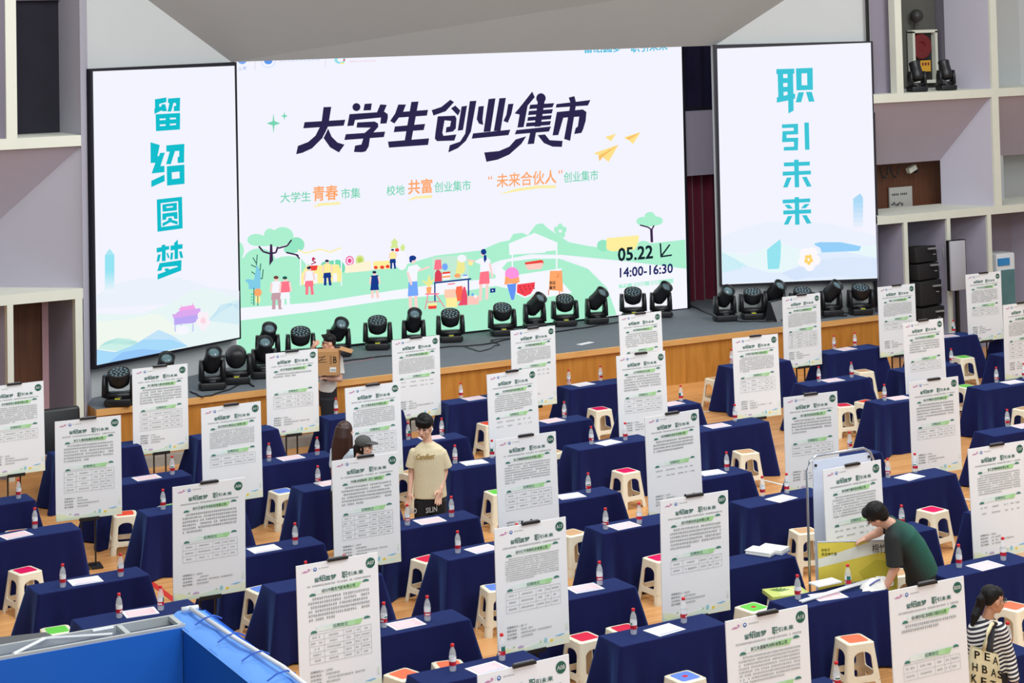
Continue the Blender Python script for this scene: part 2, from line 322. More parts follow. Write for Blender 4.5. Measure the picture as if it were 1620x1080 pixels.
q.face([(8.18, YF+.15, 0), (8.02, YF+.9, 0), (8.02, YF+.9, 2.55), (8.18, YF+.15, 2.55)], LAVD); q.face([(8.02, YF+.9, 0), (7.93, YF+.93, 0), (7.93, YF+.93, 2.55), (8.02, YF+.9, 2.55)], mat('pink_lit_edge', (206, 166, 176), 0.6, noise=0.04))
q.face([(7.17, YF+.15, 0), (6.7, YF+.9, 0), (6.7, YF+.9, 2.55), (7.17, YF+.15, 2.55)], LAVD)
struct(q.build('wall_niches_left'))
q = MB(); q.face([(6.0, YF+1.0, 0), (8.1, YF+1.0, 0), (8.1, YF+1.0, 2.55), (6.0, YF+1.0, 2.55)], SLAT)
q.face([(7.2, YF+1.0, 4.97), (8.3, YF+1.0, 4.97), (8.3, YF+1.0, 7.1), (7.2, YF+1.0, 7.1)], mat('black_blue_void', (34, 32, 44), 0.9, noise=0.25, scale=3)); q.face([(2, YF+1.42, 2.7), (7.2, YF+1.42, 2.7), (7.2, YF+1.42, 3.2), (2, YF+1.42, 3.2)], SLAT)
struct(q.build('wall_niche_back_left'))
q = MB(); a = RWL.at(1380.5, 300, -.05); q.box((a.x, a.y, 4.6), (.05, .05, 7.2), BLACK); struct(q.build('dark_gap_strip'))  # black strip stands for the dark gap and housing edge beside the right screen
# ---- things on the lattice wall
def hang(name, label, cat): return thing(name, (0, 0, 0), label, cat)
t = hang('fire_hose_cabinet', 'white framed fire hose cabinet with a red reel in the upper right niche', 'fire hose cabinet')
Y0 = YF+1.35; a = at_y(1437, 50, Y0); b = at_y(1475, 128, Y0); w = b.x-a.x; h = a.z-b.z; cx, cz = (a.x+b.x)/2, (a.z+b.z)/2
q = MB()
for dx, dz, sx, sz in ((-w/2, 0, .06, h), (w/2, 0, .06, h), (0, h/2, w+.06, .06), (0, -h/2, w+.06, .06)): q.box((cx+dx, Y0-.08, cz+dz), (sx, .16, sz), OFFW)
q.build('cabinet_frame', t); q = MB(); q.box((cx, Y0-.02, cz), (w-.06, .04, h-.06), mat('dark_cabinet_glass', (38, 34, 36), 0.25, noise=0.1)); q.build('cabinet_interior', t)
q = MB(); RED = mat('red_hose_reel', (112, 30, 32), 0.5, noise=0.25); T = Matrix.Translation((cx-.06, Y0-.05, cz+h*.2)) @ Matrix.Rotation(math.radians(90), 4, 'X')
q.lathe([(.03, .0), (.24, .0), (.26, .04), (.24, .08), (.1, .08), (.08, .05), (0, .05)], RED, 24, T); q.build('hose_reel', t)
q = MB(); YEL = mat('yellow_notice', (214, 160, 44), 0.6, noise=0.05); q.box((cx+.02, Y0-.12, cz-h*.19), (.26, .01, .22), YEL)
for i in range(3): q.box((cx-.05+i*.07, Y0-.127, cz-h*.15), (.04, .004, .06), RED)
q.build('notice_card', t)
t = hang('wall_plaque', 'pale metal plaque on the brown slatted niche right of the right screen', 'plaque'); Y0 = YF+1.5
a = at_y(1406, 297, Y0); b = at_y(1443, 327, Y0); q = MB(); q.box(((a.x+b.x)/2, Y0, (a.z+b.z)/2), (b.x-a.x, .03, a.z-b.z), mat('plaque_metal', (196, 196, 190), 0.4, 0.2, noise=0.05)); q.build('plate', t)
q = MB(); INK = mat('grey_ink', (84, 88, 88), 0.7, noise=0.1)
for i in range(8): q.box((a.x+.08+i*.045+(0.03 if i > 3 else 0), Y0-.018, a.z-.14), (.03, .004, .04), INK)
for i in range(6): q.box((a.x+.06+i*.05, Y0-.018, b.z+.08+.02*math.sin(i*2)), (.05, .004, .03+.02*(i % 2)), INK)
q.build('engraving', t)
t = hang('security_camera', 'small white security camera with looped cable under the brown niche top', 'camera'); Y0 = YF+1.3; c = at_y(1442, 267, Y0); q = MB(); q.box(c, (.2, .1, .1), OFFW, Matrix.Rotation(-.4, 3, 'Y')); q.box(c+V((.12, 0, -.05)), (.06, .07, .07), BLACKP); q.build('camera_body', t)
q = MB()
for k in (0, 1): q.tube([c+V((-.62+k*.26+.1*math.cos(s)-.02, .05, .08-.22*math.sin(s))) for s in [math.pi*i/10 for i in range(11)]], .016, BLACKP, 6)
q.build('cable', t)
t = hang('wall_lamp', 'dark round lamp hanging in the upper right niche above the hose cabinet', 'lamp'); c = at_y(1450, 25, YF+1.2); q = MB(); q.ell(c, (.13, .13, .13), mat('dull_dark_metal', (60, 60, 58), 0.5, 0.3, noise=0.1)); q.build('lamp_shade', t); q = MB(); q.tube([c, c+V((-.05, .1, -.45))], .014, BLACK, 6); q.build('lamp_rod', t)
# ---- speaker array, loudspeaker panel, fridge, black chair
GRILL = mat('speaker_black_grille', (30, 28, 28), 0.75, noise=0.3, scale=60)
t = hang('line_array_speaker', 'tall black line array loudspeaker stack standing in the lower right niche', 'loudspeaker')
for i in range(4):
    z = (1.86, 1.55, 1.16, .68)[i]; q = MB(); R = Matrix.Rotation(math.radians(-6+3*i), 3, 'X') @ Matrix.Rotation(0.2, 3, 'Z'); q.box((24.66+.02*i, 28.95-.04*i, z), (.66+.02*i, .5, (.30, .30, .46, .44)[i]), GRILL, R); c = q.build('speaker_cabinet', t); bevel(c, .02)
    q = MB(); q.box((24.80+.02*i, 28.66-.03*i, z+.13), (.2, .03, .03), mat('silver_trim', (190, 190, 190), 0.4, 0.5, noise=0.05)); q.box((24.84, 28.65-.03*i, z+.02), (.06, .02, .015), MATS['silver_trim']); q.build('badge', c)
q = MB(); q.tube([(25.02, 28.62, 2.0), (25.07, 28.58, 1.5), (25.1, 28.55, .9), (25.1, 28.55, .1)], .015, MATS['silver_trim'], 6); q.box((24.72, 28.7, .36), (.75, .5, .05), MATS['silver_trim']); q.box((24.72, 28.75, .15), (.7, .5, .3), BLACK); q.build('support_frame', t)
t = hang('speaker_panel', 'pale grey rectangular panel speaker with black edge leaning in the right niche', 'loudspeaker'); a = at_y(1503, 382, 28.25); b = at_y(1524, 458, 28.25)
q = MB(); q.box((a.x+.17, 28.25, (a.z+b.z)/2), (.36, .06, a.z-b.z), mat('panel_grey', (178, 178, 186), 0.5, noise=0.03)); bevel(q.build('front_panel', t), .01); q = MB(); q.box((a.x+.20, 28.32, (a.z+b.z)/2), (.40, .1, a.z-b.z+.02), BLACK); q.box((a.x+.2, 28.33, b.z/2), (.06, .06, b.z), BLACK); q.box((a.x+.2, 28.33, .02), (.4, .4, .04), BLACK); q.build('cabinet', t)
t = hang('drinks_fridge', 'white upright display fridge with a blue sign in the far right niche', 'fridge'); q = MB(); FW = mat('fridge_white', (226, 230, 232), 0.35, noise=0.02)
q.box((26.83, 29.1, .86), (.48, .5, 1.72), FW); bevel(q.build('cabinet', t), .03); q = MB(); q.box((26.86, 28.84, .80), (.34, .02, 1.2), mat('fridge_glass', (86, 128, 134), 0.1, noise=0.3, scale=3)); q.build('glass_door', t); q = MB(); q.box((26.76, 28.84, 1.56), (.3, .02, .14), mat('fridge_blue_sign', (48, 140, 206), 0.4, noise=0.05)); q.build('sign', t)
t = thing('leather_chair', (7.62, 27.35, 0), 'black leather office chair behind the leftmost boards, near the left niche', 'chair'); q = MB(); LEA = mat('black_leather', (30, 31, 34), 0.38, noise=0.2, scale=14)
q.box((0, 0.1, .86), (.62, .1, .66), LEA, Matrix.Rotation(-.12, 3, 'X')); o = q.build('backrest', t); bevel(o, .05, 4); q = MB(); q.box((0, -.2, .47), (.6, .55, .12), LEA); bevel(q.build('seat', t), .04, 3); q = MB(); q.tube([(0, -.15, .42), (0, -.15, .1)], .03, BLACK)
for k in range(5): q.tube([(0, -.15, .1), (.3*math.cos(k*1.257), -.15+.3*math.sin(k*1.257), .04)], .02, BLACK, 6)
q.build('base', t)
for sgn in (-1, 1):
    q = MB(); q.tube([(sgn*.31, -.35, .64), (sgn*.33, -.1, .66), (sgn*.31, .08, .7)], .022, mat('chrome', (190, 190, 192), 0.2, 0.9, noise=0.02), 8); q.tube([(sgn*.31, -.35, .64), (sgn*.29, -.35, .47)], .018, MATS['chrome'], 8); q.build('armrest', t)
# ================================================================ LED screens and what they show
INKN = emit((46, 40, 78)); TEAL = emit((20, 190, 205)); TEAL2 = emit((62, 198, 216)); SW = emit((243, 244, 255)); SWG = emit((240, 242, 254))
class Art:
    def __init__(s, wall, ox=0, oy=0, sc=1): s.w = wall; s.mb = MB(); s.k = 0; s.set(ox, oy, sc); s.base = 0.004
    def set(s, ox=0, oy=0, sc=1.0): s.o = (ox, oy, sc); return s
    def px(s, x, y): return (s.o[0]+x/s.o[2], s.o[1]+y/s.o[2])
    def pt(s, x, y): X, Y = s.px(x, y); return s.w.at(X, Y, s.base+s.k*0.0006)
    def p(s, m, pts, *holes):
        s.k += 1; m = m if not isinstance(m, tuple) else emit(m); s.mb.poly([s.pt(*q) for q in pts], m, [[s.pt(*q) for q in h] for h in holes])
    def c(s, m, x, y, rx, ry=None, n=20):
        ry = rx if ry is None else ry; s.p(m, [(x+rx*math.cos(2*math.pi*i/n), y+ry*math.sin(2*math.pi*i/n)) for i in range(n)])
    def ln(s, m, pts, w):
        for (x0, y0), (x1, y1) in zip(pts, pts[1:]):
            l = math.hypot(x1-x0, y1-y0) or 1; nx, ny = -(y1-y0)/l*w/2, (x1-x0)/l*w/2; s.p(m, [(x0+nx, y0+ny), (x1+nx, y1+ny), (x1-nx, y1-ny), (x0-nx, y0-ny)])
    def t(s, m, txt, bl, br, h, off=0.0, shear=0.0):
        s.k += 1; m = m if not isinstance(m, tuple) else emit(m)
        def fn(u, v): return s.pt(bl[0]+(br[0]-bl[0])*u, bl[1]+(br[1]-bl[1])*u-h*v)
        write(s.mb, txt, fn, m, off, shear)
def screen(name, label, wall, corners, bez, th):
    t = thing(name, (0, 0, 0), label, 'LED screen'); q = MB(); tl, tr, br, bl = [wall.at(*c) for c in corners]
    cen = (tl+tr+br+bl)/4; e = wall.e; zt, zb = (tl.z+tr.z)/2, (bl.z+br.z)/2; hw = ((tr-tl).dot(e))/2; zc = (zt+zb)/2; R = Matrix((e, -wall.n, V((0, 0, 1)))).transposed()
    q.box(V((cen.x, cen.y, zc))-wall.n*(th/2+.004), (2*(hw+bez), th, zt-zb+2*bez), mat('screen_black_case', (18, 16, 30), 0.4, noise=0.1), R); q.build('housing', t)
    a = Art(wall); a.p(SW, corners); return t, a
MAINW = Wall((5, 31.2), (25, 31.2))
main, A = screen('stage_led_screen', 'huge centre LED screen on stage with a navy headline over a green park market', MAINW, [(371.5, 88), (1078, 66), (1087.5, 487), (374.5, 562)], .07, .18)
GR = emit((172, 240, 208)); GR2 = emit((150, 232, 196)); GRD = emit((120, 222, 182)); WHT = emit((246, 247, 255)); TRK = emit((62, 40, 76)); SKIN = emit((250, 214, 206)); NVY = emit((26, 60, 140)); YLW = emit((255, 240, 160)); PNK = emit((255, 120, 140)); RD = emit((240, 70, 60)); ORG = emit((255, 170, 110)); MINT = emit((120, 214, 180)); BLU = emit((120, 170, 250))
S5 = 5.0
# park: hills, path, lawn (pixel coordinates of the frame)
A.set(370, 350, 6.468)
A.c(GR, 30, 300, 72, 100); A.c(GR, 260, 420, 170, 145); A.c(GR, 560, 520, 240, 165); A.c(GRD, 1010, 480, 130, 100); A.c(GR, 90, 500, 120, 130)
A.p(GR, [(52, 400), (300, 480), (600, 600), (900, 600), (1120, 520), (1400, 500), (1617, 470), (1617, 720), (900, 835), (62, 890)])
A.set(0, 0, 1)
A.p(GR, [(618, 425), (690, 404), (760, 396), (790, 383), (806, 380), (812, 370), (826, 368), (835, 372), (848, 355), (858, 353), (868, 362), (900, 383), (930, 389), (960, 393), (1000, 388), (1084, 379), (1086, 425), (1000, 414), (890, 403), (840, 402), (790, 412), (760, 424), (800, 442), (790, 470), (618, 490)])
A.p(GR, [(379.5, 506), (500, 492), (618, 470), (720, 452), (780, 446), (800, 436), (790, 425), (800, 412), (850, 407), (885, 409), (930, 425), (960, 455), (976, 498), (900, 507), (550, 545), (374.5, 562), (375.5, 535)])
A.p(WHT, [(379, 487), (500, 478), (618, 460), (700, 448), (784, 440), (784, 452), (700, 466), (618, 474), (500, 492), (379, 507)])
A.p(WHT, [(886, 403), (940, 410), (1086, 426), (1087, 484), (975, 497), (965, 460), (940, 430), (910, 413)])
A.p(WHT, [(784, 424), (796, 411), (840, 405), (886, 403), (890, 409), (845, 409), (803, 414), (794, 424), (808, 436), (890, 424), (880, 436), (905, 463), (865, 470), (784, 452)])
# trees
A.set(370, 350, 6.468)
for x, y, rx, ry in ((230, 190, 92, 62), (370, 140, 62, 66), (500, 150, 110, 92), (300, 200, 120, 55), (430, 200, 130, 60)): A.c(GR, x, y, rx, ry)
A.c(GR2, 640, 240, 82, 78); A.c(GR2, 580, 290, 70, 45)
A.ln(TRK, [(255, 255), (300, 310), (370, 330)], 18); A.ln(TRK, [(370, 330), (430, 320), (450, 260)], 18); A.ln(TRK, [(455, 275), (545, 250), (590, 190)], 16); A.p(TRK, [(370, 235), (392, 235), (402, 400), (362, 455)])
A.ln(TRK, [(535, 318), (610, 335), (670, 350), (715, 330)], 16); A.ln(TRK, [(640, 345), (675, 385), (700, 345)], 14)
# leafy plants at the left
DG = emit((20, 90, 80)); AQ = emit((130, 205, 232))
for p, q2 in (((230, 450), (240, 340)), ((230, 430), (195, 370)), ((230, 470), (175, 445)), ((262, 560), (275, 430)), ((285, 590), (180, 515)), ((290, 590), (300, 490))): A.ln(DG, [p, q2], 9)
A.p(AQ, [(235, 440), (275, 520), (270, 690), (155, 695), (150, 640), (110, 600), (150, 590), (205, 600)]); A.c(ORG, 245, 728, 40, 42); A.c(YLW, 245, 800, 26, 42); A.ln(DG, [(205, 680), (205, 860)], 8); A.ln(DG, [(245, 760), (245, 865)], 8)
for i in range(4): A.c(MINT, 185, 745+30*i, 15, 10)
# market stall with cupcake
for x in (682, 745, 1030, 1100): A.ln(WHT, [(x, 300 if x < 800 else 380), (x, 660 if x < 700 or x > 1050 else 470)], 13)
A.p(WHT, [(655, 285), (760, 320), (880, 275), (1000, 305), (1105, 260), (1105, 385), (740, 440), (655, 340)]); A.ln(YLW, [(660, 295), (740, 325), (880, 285), (990, 315), (1100, 270)], 12)
A.p(YLW, [(745, 455), (1070, 440), (1105, 520), (1100, 615), (690, 650), (690, 540)])
for i in range(4): A.p(WHT, [(715+100*i, 540-i*3), (755+100*i, 538-i*3), (755+100*i, 640-i*8), (715+100*i, 643-i*8)])
A.c(WHT, 815, 420, 45, 40); A.ln(emit((170, 30, 80)), [(790, 440), (840, 420), (800, 400), (835, 380)], 10); A.c(emit((200, 30, 80)), 813, 382, 14); A.p(RD, [(765, 455), (858, 450), (848, 500), (785, 505)])
def walker(x, y, h, hair, top, bot, leg=None):            # standing cartoon visitor, (x, y) = feet
    A.ln(leg or bot, [(x-.07*h, y-.45*h), (x-.08*h, y)], .1*h); A.ln(leg or bot, [(x+.06*h, y-.45*h), (x+.12*h, y)], .1*h)
    if bot: A.p(bot, [(x-.13*h, y-.5*h), (x+.13*h, y-.52*h), (x+.16*h, y-.3*h), (x-.16*h, y-.28*h)])
    A.p(top, [(x-.14*h, y-.82*h), (x+.14*h, y-.84*h), (x+.15*h, y-.5*h), (x-.14*h, y-.48*h)]); A.ln(SKIN, [(x-.14*h, y-.78*h), (x-.17*h, y-.5*h)], .06*h); A.ln(SKIN, [(x+.14*h, y-.8*h), (x+.19*h, y-.52*h)], .06*h)
    A.c(SKIN, x, y-.9*h, .07*h, .075*h); A.c(hair, x-.01*h, y-.945*h, .075*h, .05*h)
BR = emit((120, 70, 60)); DK = emit((40, 50, 80))
walker(435, 900, 345, BR, WHT, emit((200, 160, 170))); walker(525, 885, 325, DG, PNK, WHT); walker(770, 750, 290, DK, WHT, PNK); walker(955, 655, 265, DK, YLW, NVY); walker(1440, 785, 280, DK, NVY, NVY, SKIN)
A.c(emit((246, 120, 170)), 1185, 403, 43, 50); A.c(WHT, 1185, 403, 30, 36); A.c(emit((240, 70, 140)), 1185, 403, 20, 24); A.c(emit((214, 232, 140)), 1290, 398, 44, 52); A.c(emit((186, 214, 100)), 1290, 398, 24, 28)
A.p(emit((255, 244, 214)), [(1140, 455), (1400, 400), (1405, 505), (1140, 528)]); A.p(YLW, [(1425, 410), (1600, 400), (1600, 485), (1428, 492)])
for i in range(3): A.c(RD, 1452+60*i, 472-4*i, 20, 17)
# centre: shoppers and the bric-a-brac table
A.set(600, 350, 6.468)
GRN = emit((214, 236, 150)); A.p(GRN, [(155, 172), (195, 215), (180, 235), (200, 270), (110, 275), (130, 235), (118, 215)]); A.p(GRN, [(240, 228), (268, 262), (250, 305), (222, 305), (215, 262)])
walker(138, 485, 205, DK, YLW, NVY); A.c(RD, 182, 292, 22, 18)
A.p(YLW, [(0, 412), (105, 405), (105, 480), (0, 490)]); A.c(RD, 30, 470, 22, 18); A.c(RD, 86, 462, 20, 18); A.c(WHT, 230, 400, 60, 100)
A.ln(SKIN, [(315, 750), (322, 900)], 34); A.ln(SKIN, [(372, 750), (380, 890)], 32); A.p(BLU, [(300, 620), (388, 610), (400, 758), (292, 768)]); A.p(WHT, [(300, 460), (385, 440), (425, 480), (390, 520), (388, 612), (302, 622), (282, 520)]); A.ln(SKIN, [(290, 520), (330, 650)], 22); A.ln(SKIN, [(400, 505), (515, 465)], 20); A.c(SKIN, 348, 400, 26, 32); A.c(NVY, 342, 375, 36, 26); A.c(NVY, 322, 400, 14, 22)
A.p(emit((196, 236, 214)), [(535, 370), (900, 340), (920, 590), (560, 625)])
A.ln(NVY, [(562, 630), (940, 588)], 16); A.ln(NVY, [(568, 630), (570, 820)], 14); A.ln(NVY, [(912, 595), (914, 760)], 14); A.p(WHT, [(578, 636), (905, 602), (905, 660), (580, 700)]); A.ln(PNK, [(700, 645), (775, 635)], 12)
A.p(PNK, [(572, 395), (632, 390), (640, 490), (560, 496)]); A.p(emit((220, 70, 90)), [(590, 495), (610, 495), (640, 530), (642, 612), (566, 620), (570, 530)]); A.c(BLU, 672, 465, 30, 36)
for i, c in enumerate((RD, WHT, ORG, WHT)): A.p(c, [(646, 520+20*i), (726, 512+20*i), (726, 532+20*i), (646, 540+20*i)])
A.p(emit((240, 236, 150)), [(800, 380), (870, 400), (878, 500), (850, 540), (780, 530), (795, 450)]); A.c(WHT, 845, 380, 45, 40); A.c(ORG, 800, 555, 32, 22); A.p(WHT, [(845, 560), (905, 552), (905, 582), (848, 586)]); A.p(BLU, [(855, 548), (900, 540), (900, 556), (858, 562)])
A.p(ORG, [(480, 675), (536, 670), (528, 735), (488, 738)]); A.p(emit((240, 236, 150)), [(500, 670), (430, 600), (490, 620), (510, 535), (530, 610), (570, 580), (520, 670)]); A.ln(PNK, [(470, 745), (612, 740)], 12); A.ln(PNK, [(500, 745), (468, 898)], 9); A.ln(PNK, [(580, 745), (670, 880)], 9); A.ln(PNK, [(485, 825), (630, 820)], 8); A.p(RD, [(500, 865), (588, 860), (585, 892), (505, 898)]); A.p(YLW, [(500, 840), (588, 835), (588, 862), (500, 866)])
A.p(emit((255, 206, 180)), [(665, 700), (780, 690), (780, 780), (668, 785)]); A.p(YLW, [(680, 785), (798, 778), (798, 875), (684, 880)]); A.p(emit((255, 110, 80)), [(790, 668), (850, 660), (860, 760), (840, 815), (800, 818), (780, 720)]); A.p(emit((236, 80, 110)), [(862, 670), (880, 670), (902, 760), (902, 855), (805, 862), (840, 800), (840, 760)]); A.p(emit((255, 200, 190)), [(905, 770), (1018, 758), (1018, 848), (905, 855)]); A.c(WHT, 985, 768, 16); A.c(BLU, 955, 748, 14)
A.ln(SKIN, [(1040, 640), (1035, 815)], 30); A.ln(SKIN, [(1105, 635), (1100, 800)], 30); A.p(PNK, [(1032, 520), (1122, 505), (1130, 635), (1020, 645)]); A.p(WHT, [(1030, 380), (1100, 365), (1140, 400), (1122, 508), (1030, 520), (1035, 440), (985, 420), (990, 400)]); A.ln(SKIN, [(985, 408), (900, 395)], 18); A.ln(SKIN, [(1130, 430), (1160, 575)], 20); A.c(SKIN, 1060, 325, 24, 30); A.c(NVY, 1068, 312, 28, 30); A.p(NVY, [(1070, 345), (1095, 345), (1100, 385), (1078, 425), (1068, 385)]); A.c(YLW, 935, 430, 26, 22); A.p(NVY, [(1135, 688), (1188, 682), (1188, 725), (1135, 732)]); A.c(WHT, 1160, 707, 7)
A.p(WHT, [(1355, 262), (1585, 118), (1700, 210), (1700, 320), (1362, 340)]); A.ln(WHT, [(1362, 262), (1362, 480)], 14)
A.c(emit((255, 150, 225)), 1358, 540, 72, 72); A.p(ORG, [(1290, 560), (1350, 590), (1430, 570), (1436, 620), (1400, 640), (1340, 635), (1280, 650)]); A.p(emit((100, 150, 245)), [(1305, 645), (1412, 636), (1378, 802), (1352, 804)])
A.p(WHT, [(1400, 640), (1610, 612), (1606, 690), (1560, 760), (1490, 785), (1395, 740)]); A.p(emit((245, 70, 85)), [(1412, 646), (1594, 622), (1588, 680), (1548, 742), (1490, 768), (1408, 728)])
for i in range(9): A.c(emit((110, 20, 40)), 1440+45*(i % 4)+12*(i//4), 670+26*(i//4)-3*(i % 4), 5, 7)
# right: hot dog, A-board, tree, bush, dates
A.set(830, 320, 6.0)
A.p(RD, [(0, 570), (160, 545), (180, 560), (175, 590), (10, 600)]); A.p(emit((255, 206, 196)), [(8, 590), (170, 572), (175, 600), (150, 632), (40, 642), (12, 620)])
for p in ([(40, 210), (150, 190)],): pass
A.p(WHT, [(-150, 390), (95, 290), (310, 380), (300, 455), (-145, 500)]); A.ln(WHT, [(304, 380), (304, 650)], 14)
A.p(ORG, [(240, 650), (355, 648), (365, 850), (325, 840), (230, 830)]); A.ln(emit((230, 120, 70)), [(228, 830), (226, 880)], 8); A.ln(emit((230, 120, 70)), [(330, 840), (330, 905)], 8); A.ln(emit((220, 100, 60)), [(328, 675), (305, 708), (328, 706)], 4); A.t(emit((60, 40, 40)), '创业', (235, 782), (293, 778), 34, .03); A.t(emit((60, 40, 40)), '集市', (235, 828), (293, 824), 34, .03)
for k in range(5):
    a = math.radians(-90+72*k); A.c(GR, 338+38*math.cos(a), 272+42*math.sin(a), 24, 30)
for x, y, rx, ry in ((1190, 140, 52, 50), (1120, 180, 60, 42), (1250, 175, 62, 42), (1180, 195, 100, 34)): A.c(GR, x, y, rx, ry)
A.ln(TRK, [(1095, 215), (1170, 235), (1205, 260)], 13); A.ln(TRK, [(1228, 218), (1205, 265)], 13); A.p(TRK, [(1190, 250), (1215, 250), (1220, 378), (1196, 380)])
A.c(GR2, 745, 410, 58, 55); A.p(YLW, [(778, 340), (1085, 312), (1075, 400), (1040, 450), (820, 465), (775, 440)]); A.c(GR, 1130, 400, 60, 34)
A.t(INKN if False else emit((24, 40, 50)), '05.22', (888, 558), (1215, 530), 122, .035); DKT = emit((24, 40, 50)); A.ln(DKT, [(1288, 388), (1296, 520)], 15); A.ln(DKT, [(1290, 516), (1398, 500)], 15); A.ln(DKT, [(1296, 512), (1378, 400)], 15)
A.t(emit((32, 40, 100)), '14:00-16:30', (905, 712), (1405, 668), 88, .03); A.p(emit((176, 240, 214)), [(895, 780), (1410, 722), (1410, 765), (897, 815)]); A.t(WHT, '集市地址：篮球场', (1015, 806), (1275, 780), 40, .02); A.t(WHT, '++', (920, 805), (978, 798), 30, .03)
# headline
A.set(370, 80, 6.468)
for P in ([(917, 578), (997, 575), (975, 712), (958, 790), (905, 895), (800, 1000), (700, 1046), (637, 1060), (655, 975), (760, 935), (835, 870), (880, 780), (900, 712)], [(723, 732), (1140, 707), (1124, 768), (710, 795)], [(965, 798), (1000, 880), (1060, 940), (1132, 962), (1075, 1042), (985, 990), (918, 895)], [(1338, 545), (1412, 540), (1402, 610), (1325, 613)], [(1498, 550), (1565, 555), (1530, 640), (1460, 640)],
          [(1183, 650), (1540, 625), (1575, 650), (1575, 690), (1562, 745), (1497, 748), (1505, 685), (1240, 710), (1225, 768), (1160, 772)], [(1262, 735), (1440, 725), (1475, 745), (1478, 780), (1430, 835), (1390, 850), (1335, 845), (1400, 788), (1255, 788)], [(1145, 855), (1548, 828), (1535, 885), (1130, 915)], [(1330, 880), (1395, 875), (1380, 980), (1350, 1030), (1310, 1040), (1228, 1037), (1240, 972), (1305, 960)]): A.p(INKN, P)
A.c(INKN, 1254, 578, 41, 41); A.p(MINT, [(405, 640), (415, 720), (475, 745), (415, 765), (406, 850), (396, 765), (335, 745), (396, 722)]); A.p(MINT, [(517, 625), (524, 658), (552, 668), (524, 680), (517, 716), (510, 680), (482, 668), (510, 658)])
A.set(600, 120, 4.378)
for P in ([(132, 198), (185, 198), (165, 250), (105, 330), (75, 312), (110, 260)], [(140, 250), (338, 235), (330, 275), (118, 290)], [(222, 180), (272, 177), (222, 450), (175, 455)], [(108, 350), (318, 332), (308, 375), (100, 390)], [(60, 455), (345, 432), (338, 478), (67, 497)], [(492, 165), (518, 182), (460, 245), (375, 275), (363, 237), (430, 215)], [(497, 225), (527, 205), (562, 240), (545, 275)],
          [(405, 280), (525, 275), (535, 295), (530, 365), (510, 385), (460, 393), (465, 355), (490, 350), (497, 312), (452, 308), (437, 395), (445, 415), (535, 405), (520, 448), (400, 452), (385, 435), (388, 400)], [(570, 212), (608, 206), (580, 375), (543, 380)], [(627, 175), (673, 172), (635, 385), (600, 450), (545, 500), (478, 530), (488, 480), (560, 455), (595, 400)], [(688, 212), (725, 208), (715, 300), (720, 340), (690, 330), (675, 300)], [(757, 160), (805, 155), (770, 385), (722, 388)], [(832, 155), (877, 152), (840, 380), (793, 382)], [(893, 195), (930, 192), (915, 265), (890, 325), (860, 312), (880, 270)], [(650, 398), (908, 372), (895, 410), (640, 435)],
          [(1060, 108), (1077, 148), (1028, 205), (1000, 355), (957, 358), (972, 268), (937, 260), (965, 228)], [(1097, 180), (1145, 178), (1118, 350), (1075, 352)], [(1045, 200), (1212, 188), (1200, 218), (1038, 230)], [(1037, 243), (1203, 230), (1195, 260), (1030, 272)], [(1030, 285), (1195, 272), (1188, 300), (1025, 312)], [(1020, 325), (1190, 312), (1182, 340), (1015, 352)], [(950, 375), (1190, 350), (1175, 385), (938, 405)], [(1045, 395), (1085, 392), (1072, 470), (1027, 473)], [(945, 440), (1018, 418), (985, 470), (900, 545), (820, 580), (742, 595), (727, 530), (830, 520), (900, 490)], [(1097, 410), (1148, 405), (1180, 445), (1270, 450), (1265, 492), (1200, 490), (1140, 465)],
          [(1312, 150), (1352, 140), (1362, 180), (1325, 190)], [(1228, 195), (1463, 167), (1445, 205), (1222, 220)], [(1230, 250), (1410, 232), (1435, 250), (1430, 310), (1412, 370), (1400, 395), (1350, 403), (1360, 362), (1375, 350), (1385, 282), (1275, 290), (1240, 410), (1200, 412)], [(1325, 190), (1365, 186), (1322, 450), (1280, 437)]): A.p(INKN, P)
A.c(INKN, 1120, 155, 33, 35)
# paper planes, tag lines, logos cut by the canopy
A.set(540, 0, 3.0); PLN = emit((255, 226, 140)); PLO = emit((250, 196, 110))
for P in ([(1198, 727), (1316, 686), (1268, 768), (1240, 745)], [(1340, 652), (1420, 627), (1384, 684), (1365, 665)], [(1252, 650), (1304, 634), (1280, 670)]): A.p(PLN, P)
A.p(PLO, [(1220, 740), (1316, 686), (1240, 745), (1225, 765)]); A.p(PLO, [(1350, 655), (1420, 627), (1365, 665)])
A.set(430, 250, 3.0566)
for P in ([(195, 240), (230, 218), (330, 212), (330, 224), (240, 230)], [(650, 208), (690, 186), (775, 178), (775, 192), (700, 196)], [(1095, 176), (1180, 148), (1290, 132), (1375, 132), (1372, 145), (1290, 146), (1190, 160)]): A.p(emit((252, 240, 170)), P)
for s, bl, br, h, m, of in (('大学生', (42, 216), (188, 208), 48, MINT, .01), ('青春', (200, 208), (318, 200), 70, ORG, .025), ('市集', (335, 198), (428, 192), 50, MINT, .01), ('校地', (555, 182), (642, 177), 48, MINT, .01), ('共富', (660, 175), (775, 167), 68, ORG, .025), ('创业集市', (787, 166), (962, 156), 50, MINT, .01), ('未来合伙人', (1088, 143), (1375, 122), 66, ORG, .014), ('创业集市', (1412, 118), (1578, 107), 50, MINT, .01)): A.t(m, s, bl, br, h, of)
A.t(ORG, '“', (1046, 104), (1066, 102), 18, .02); A.t(ORG, '”', (1386, 78), (1406, 76), 18, .02)
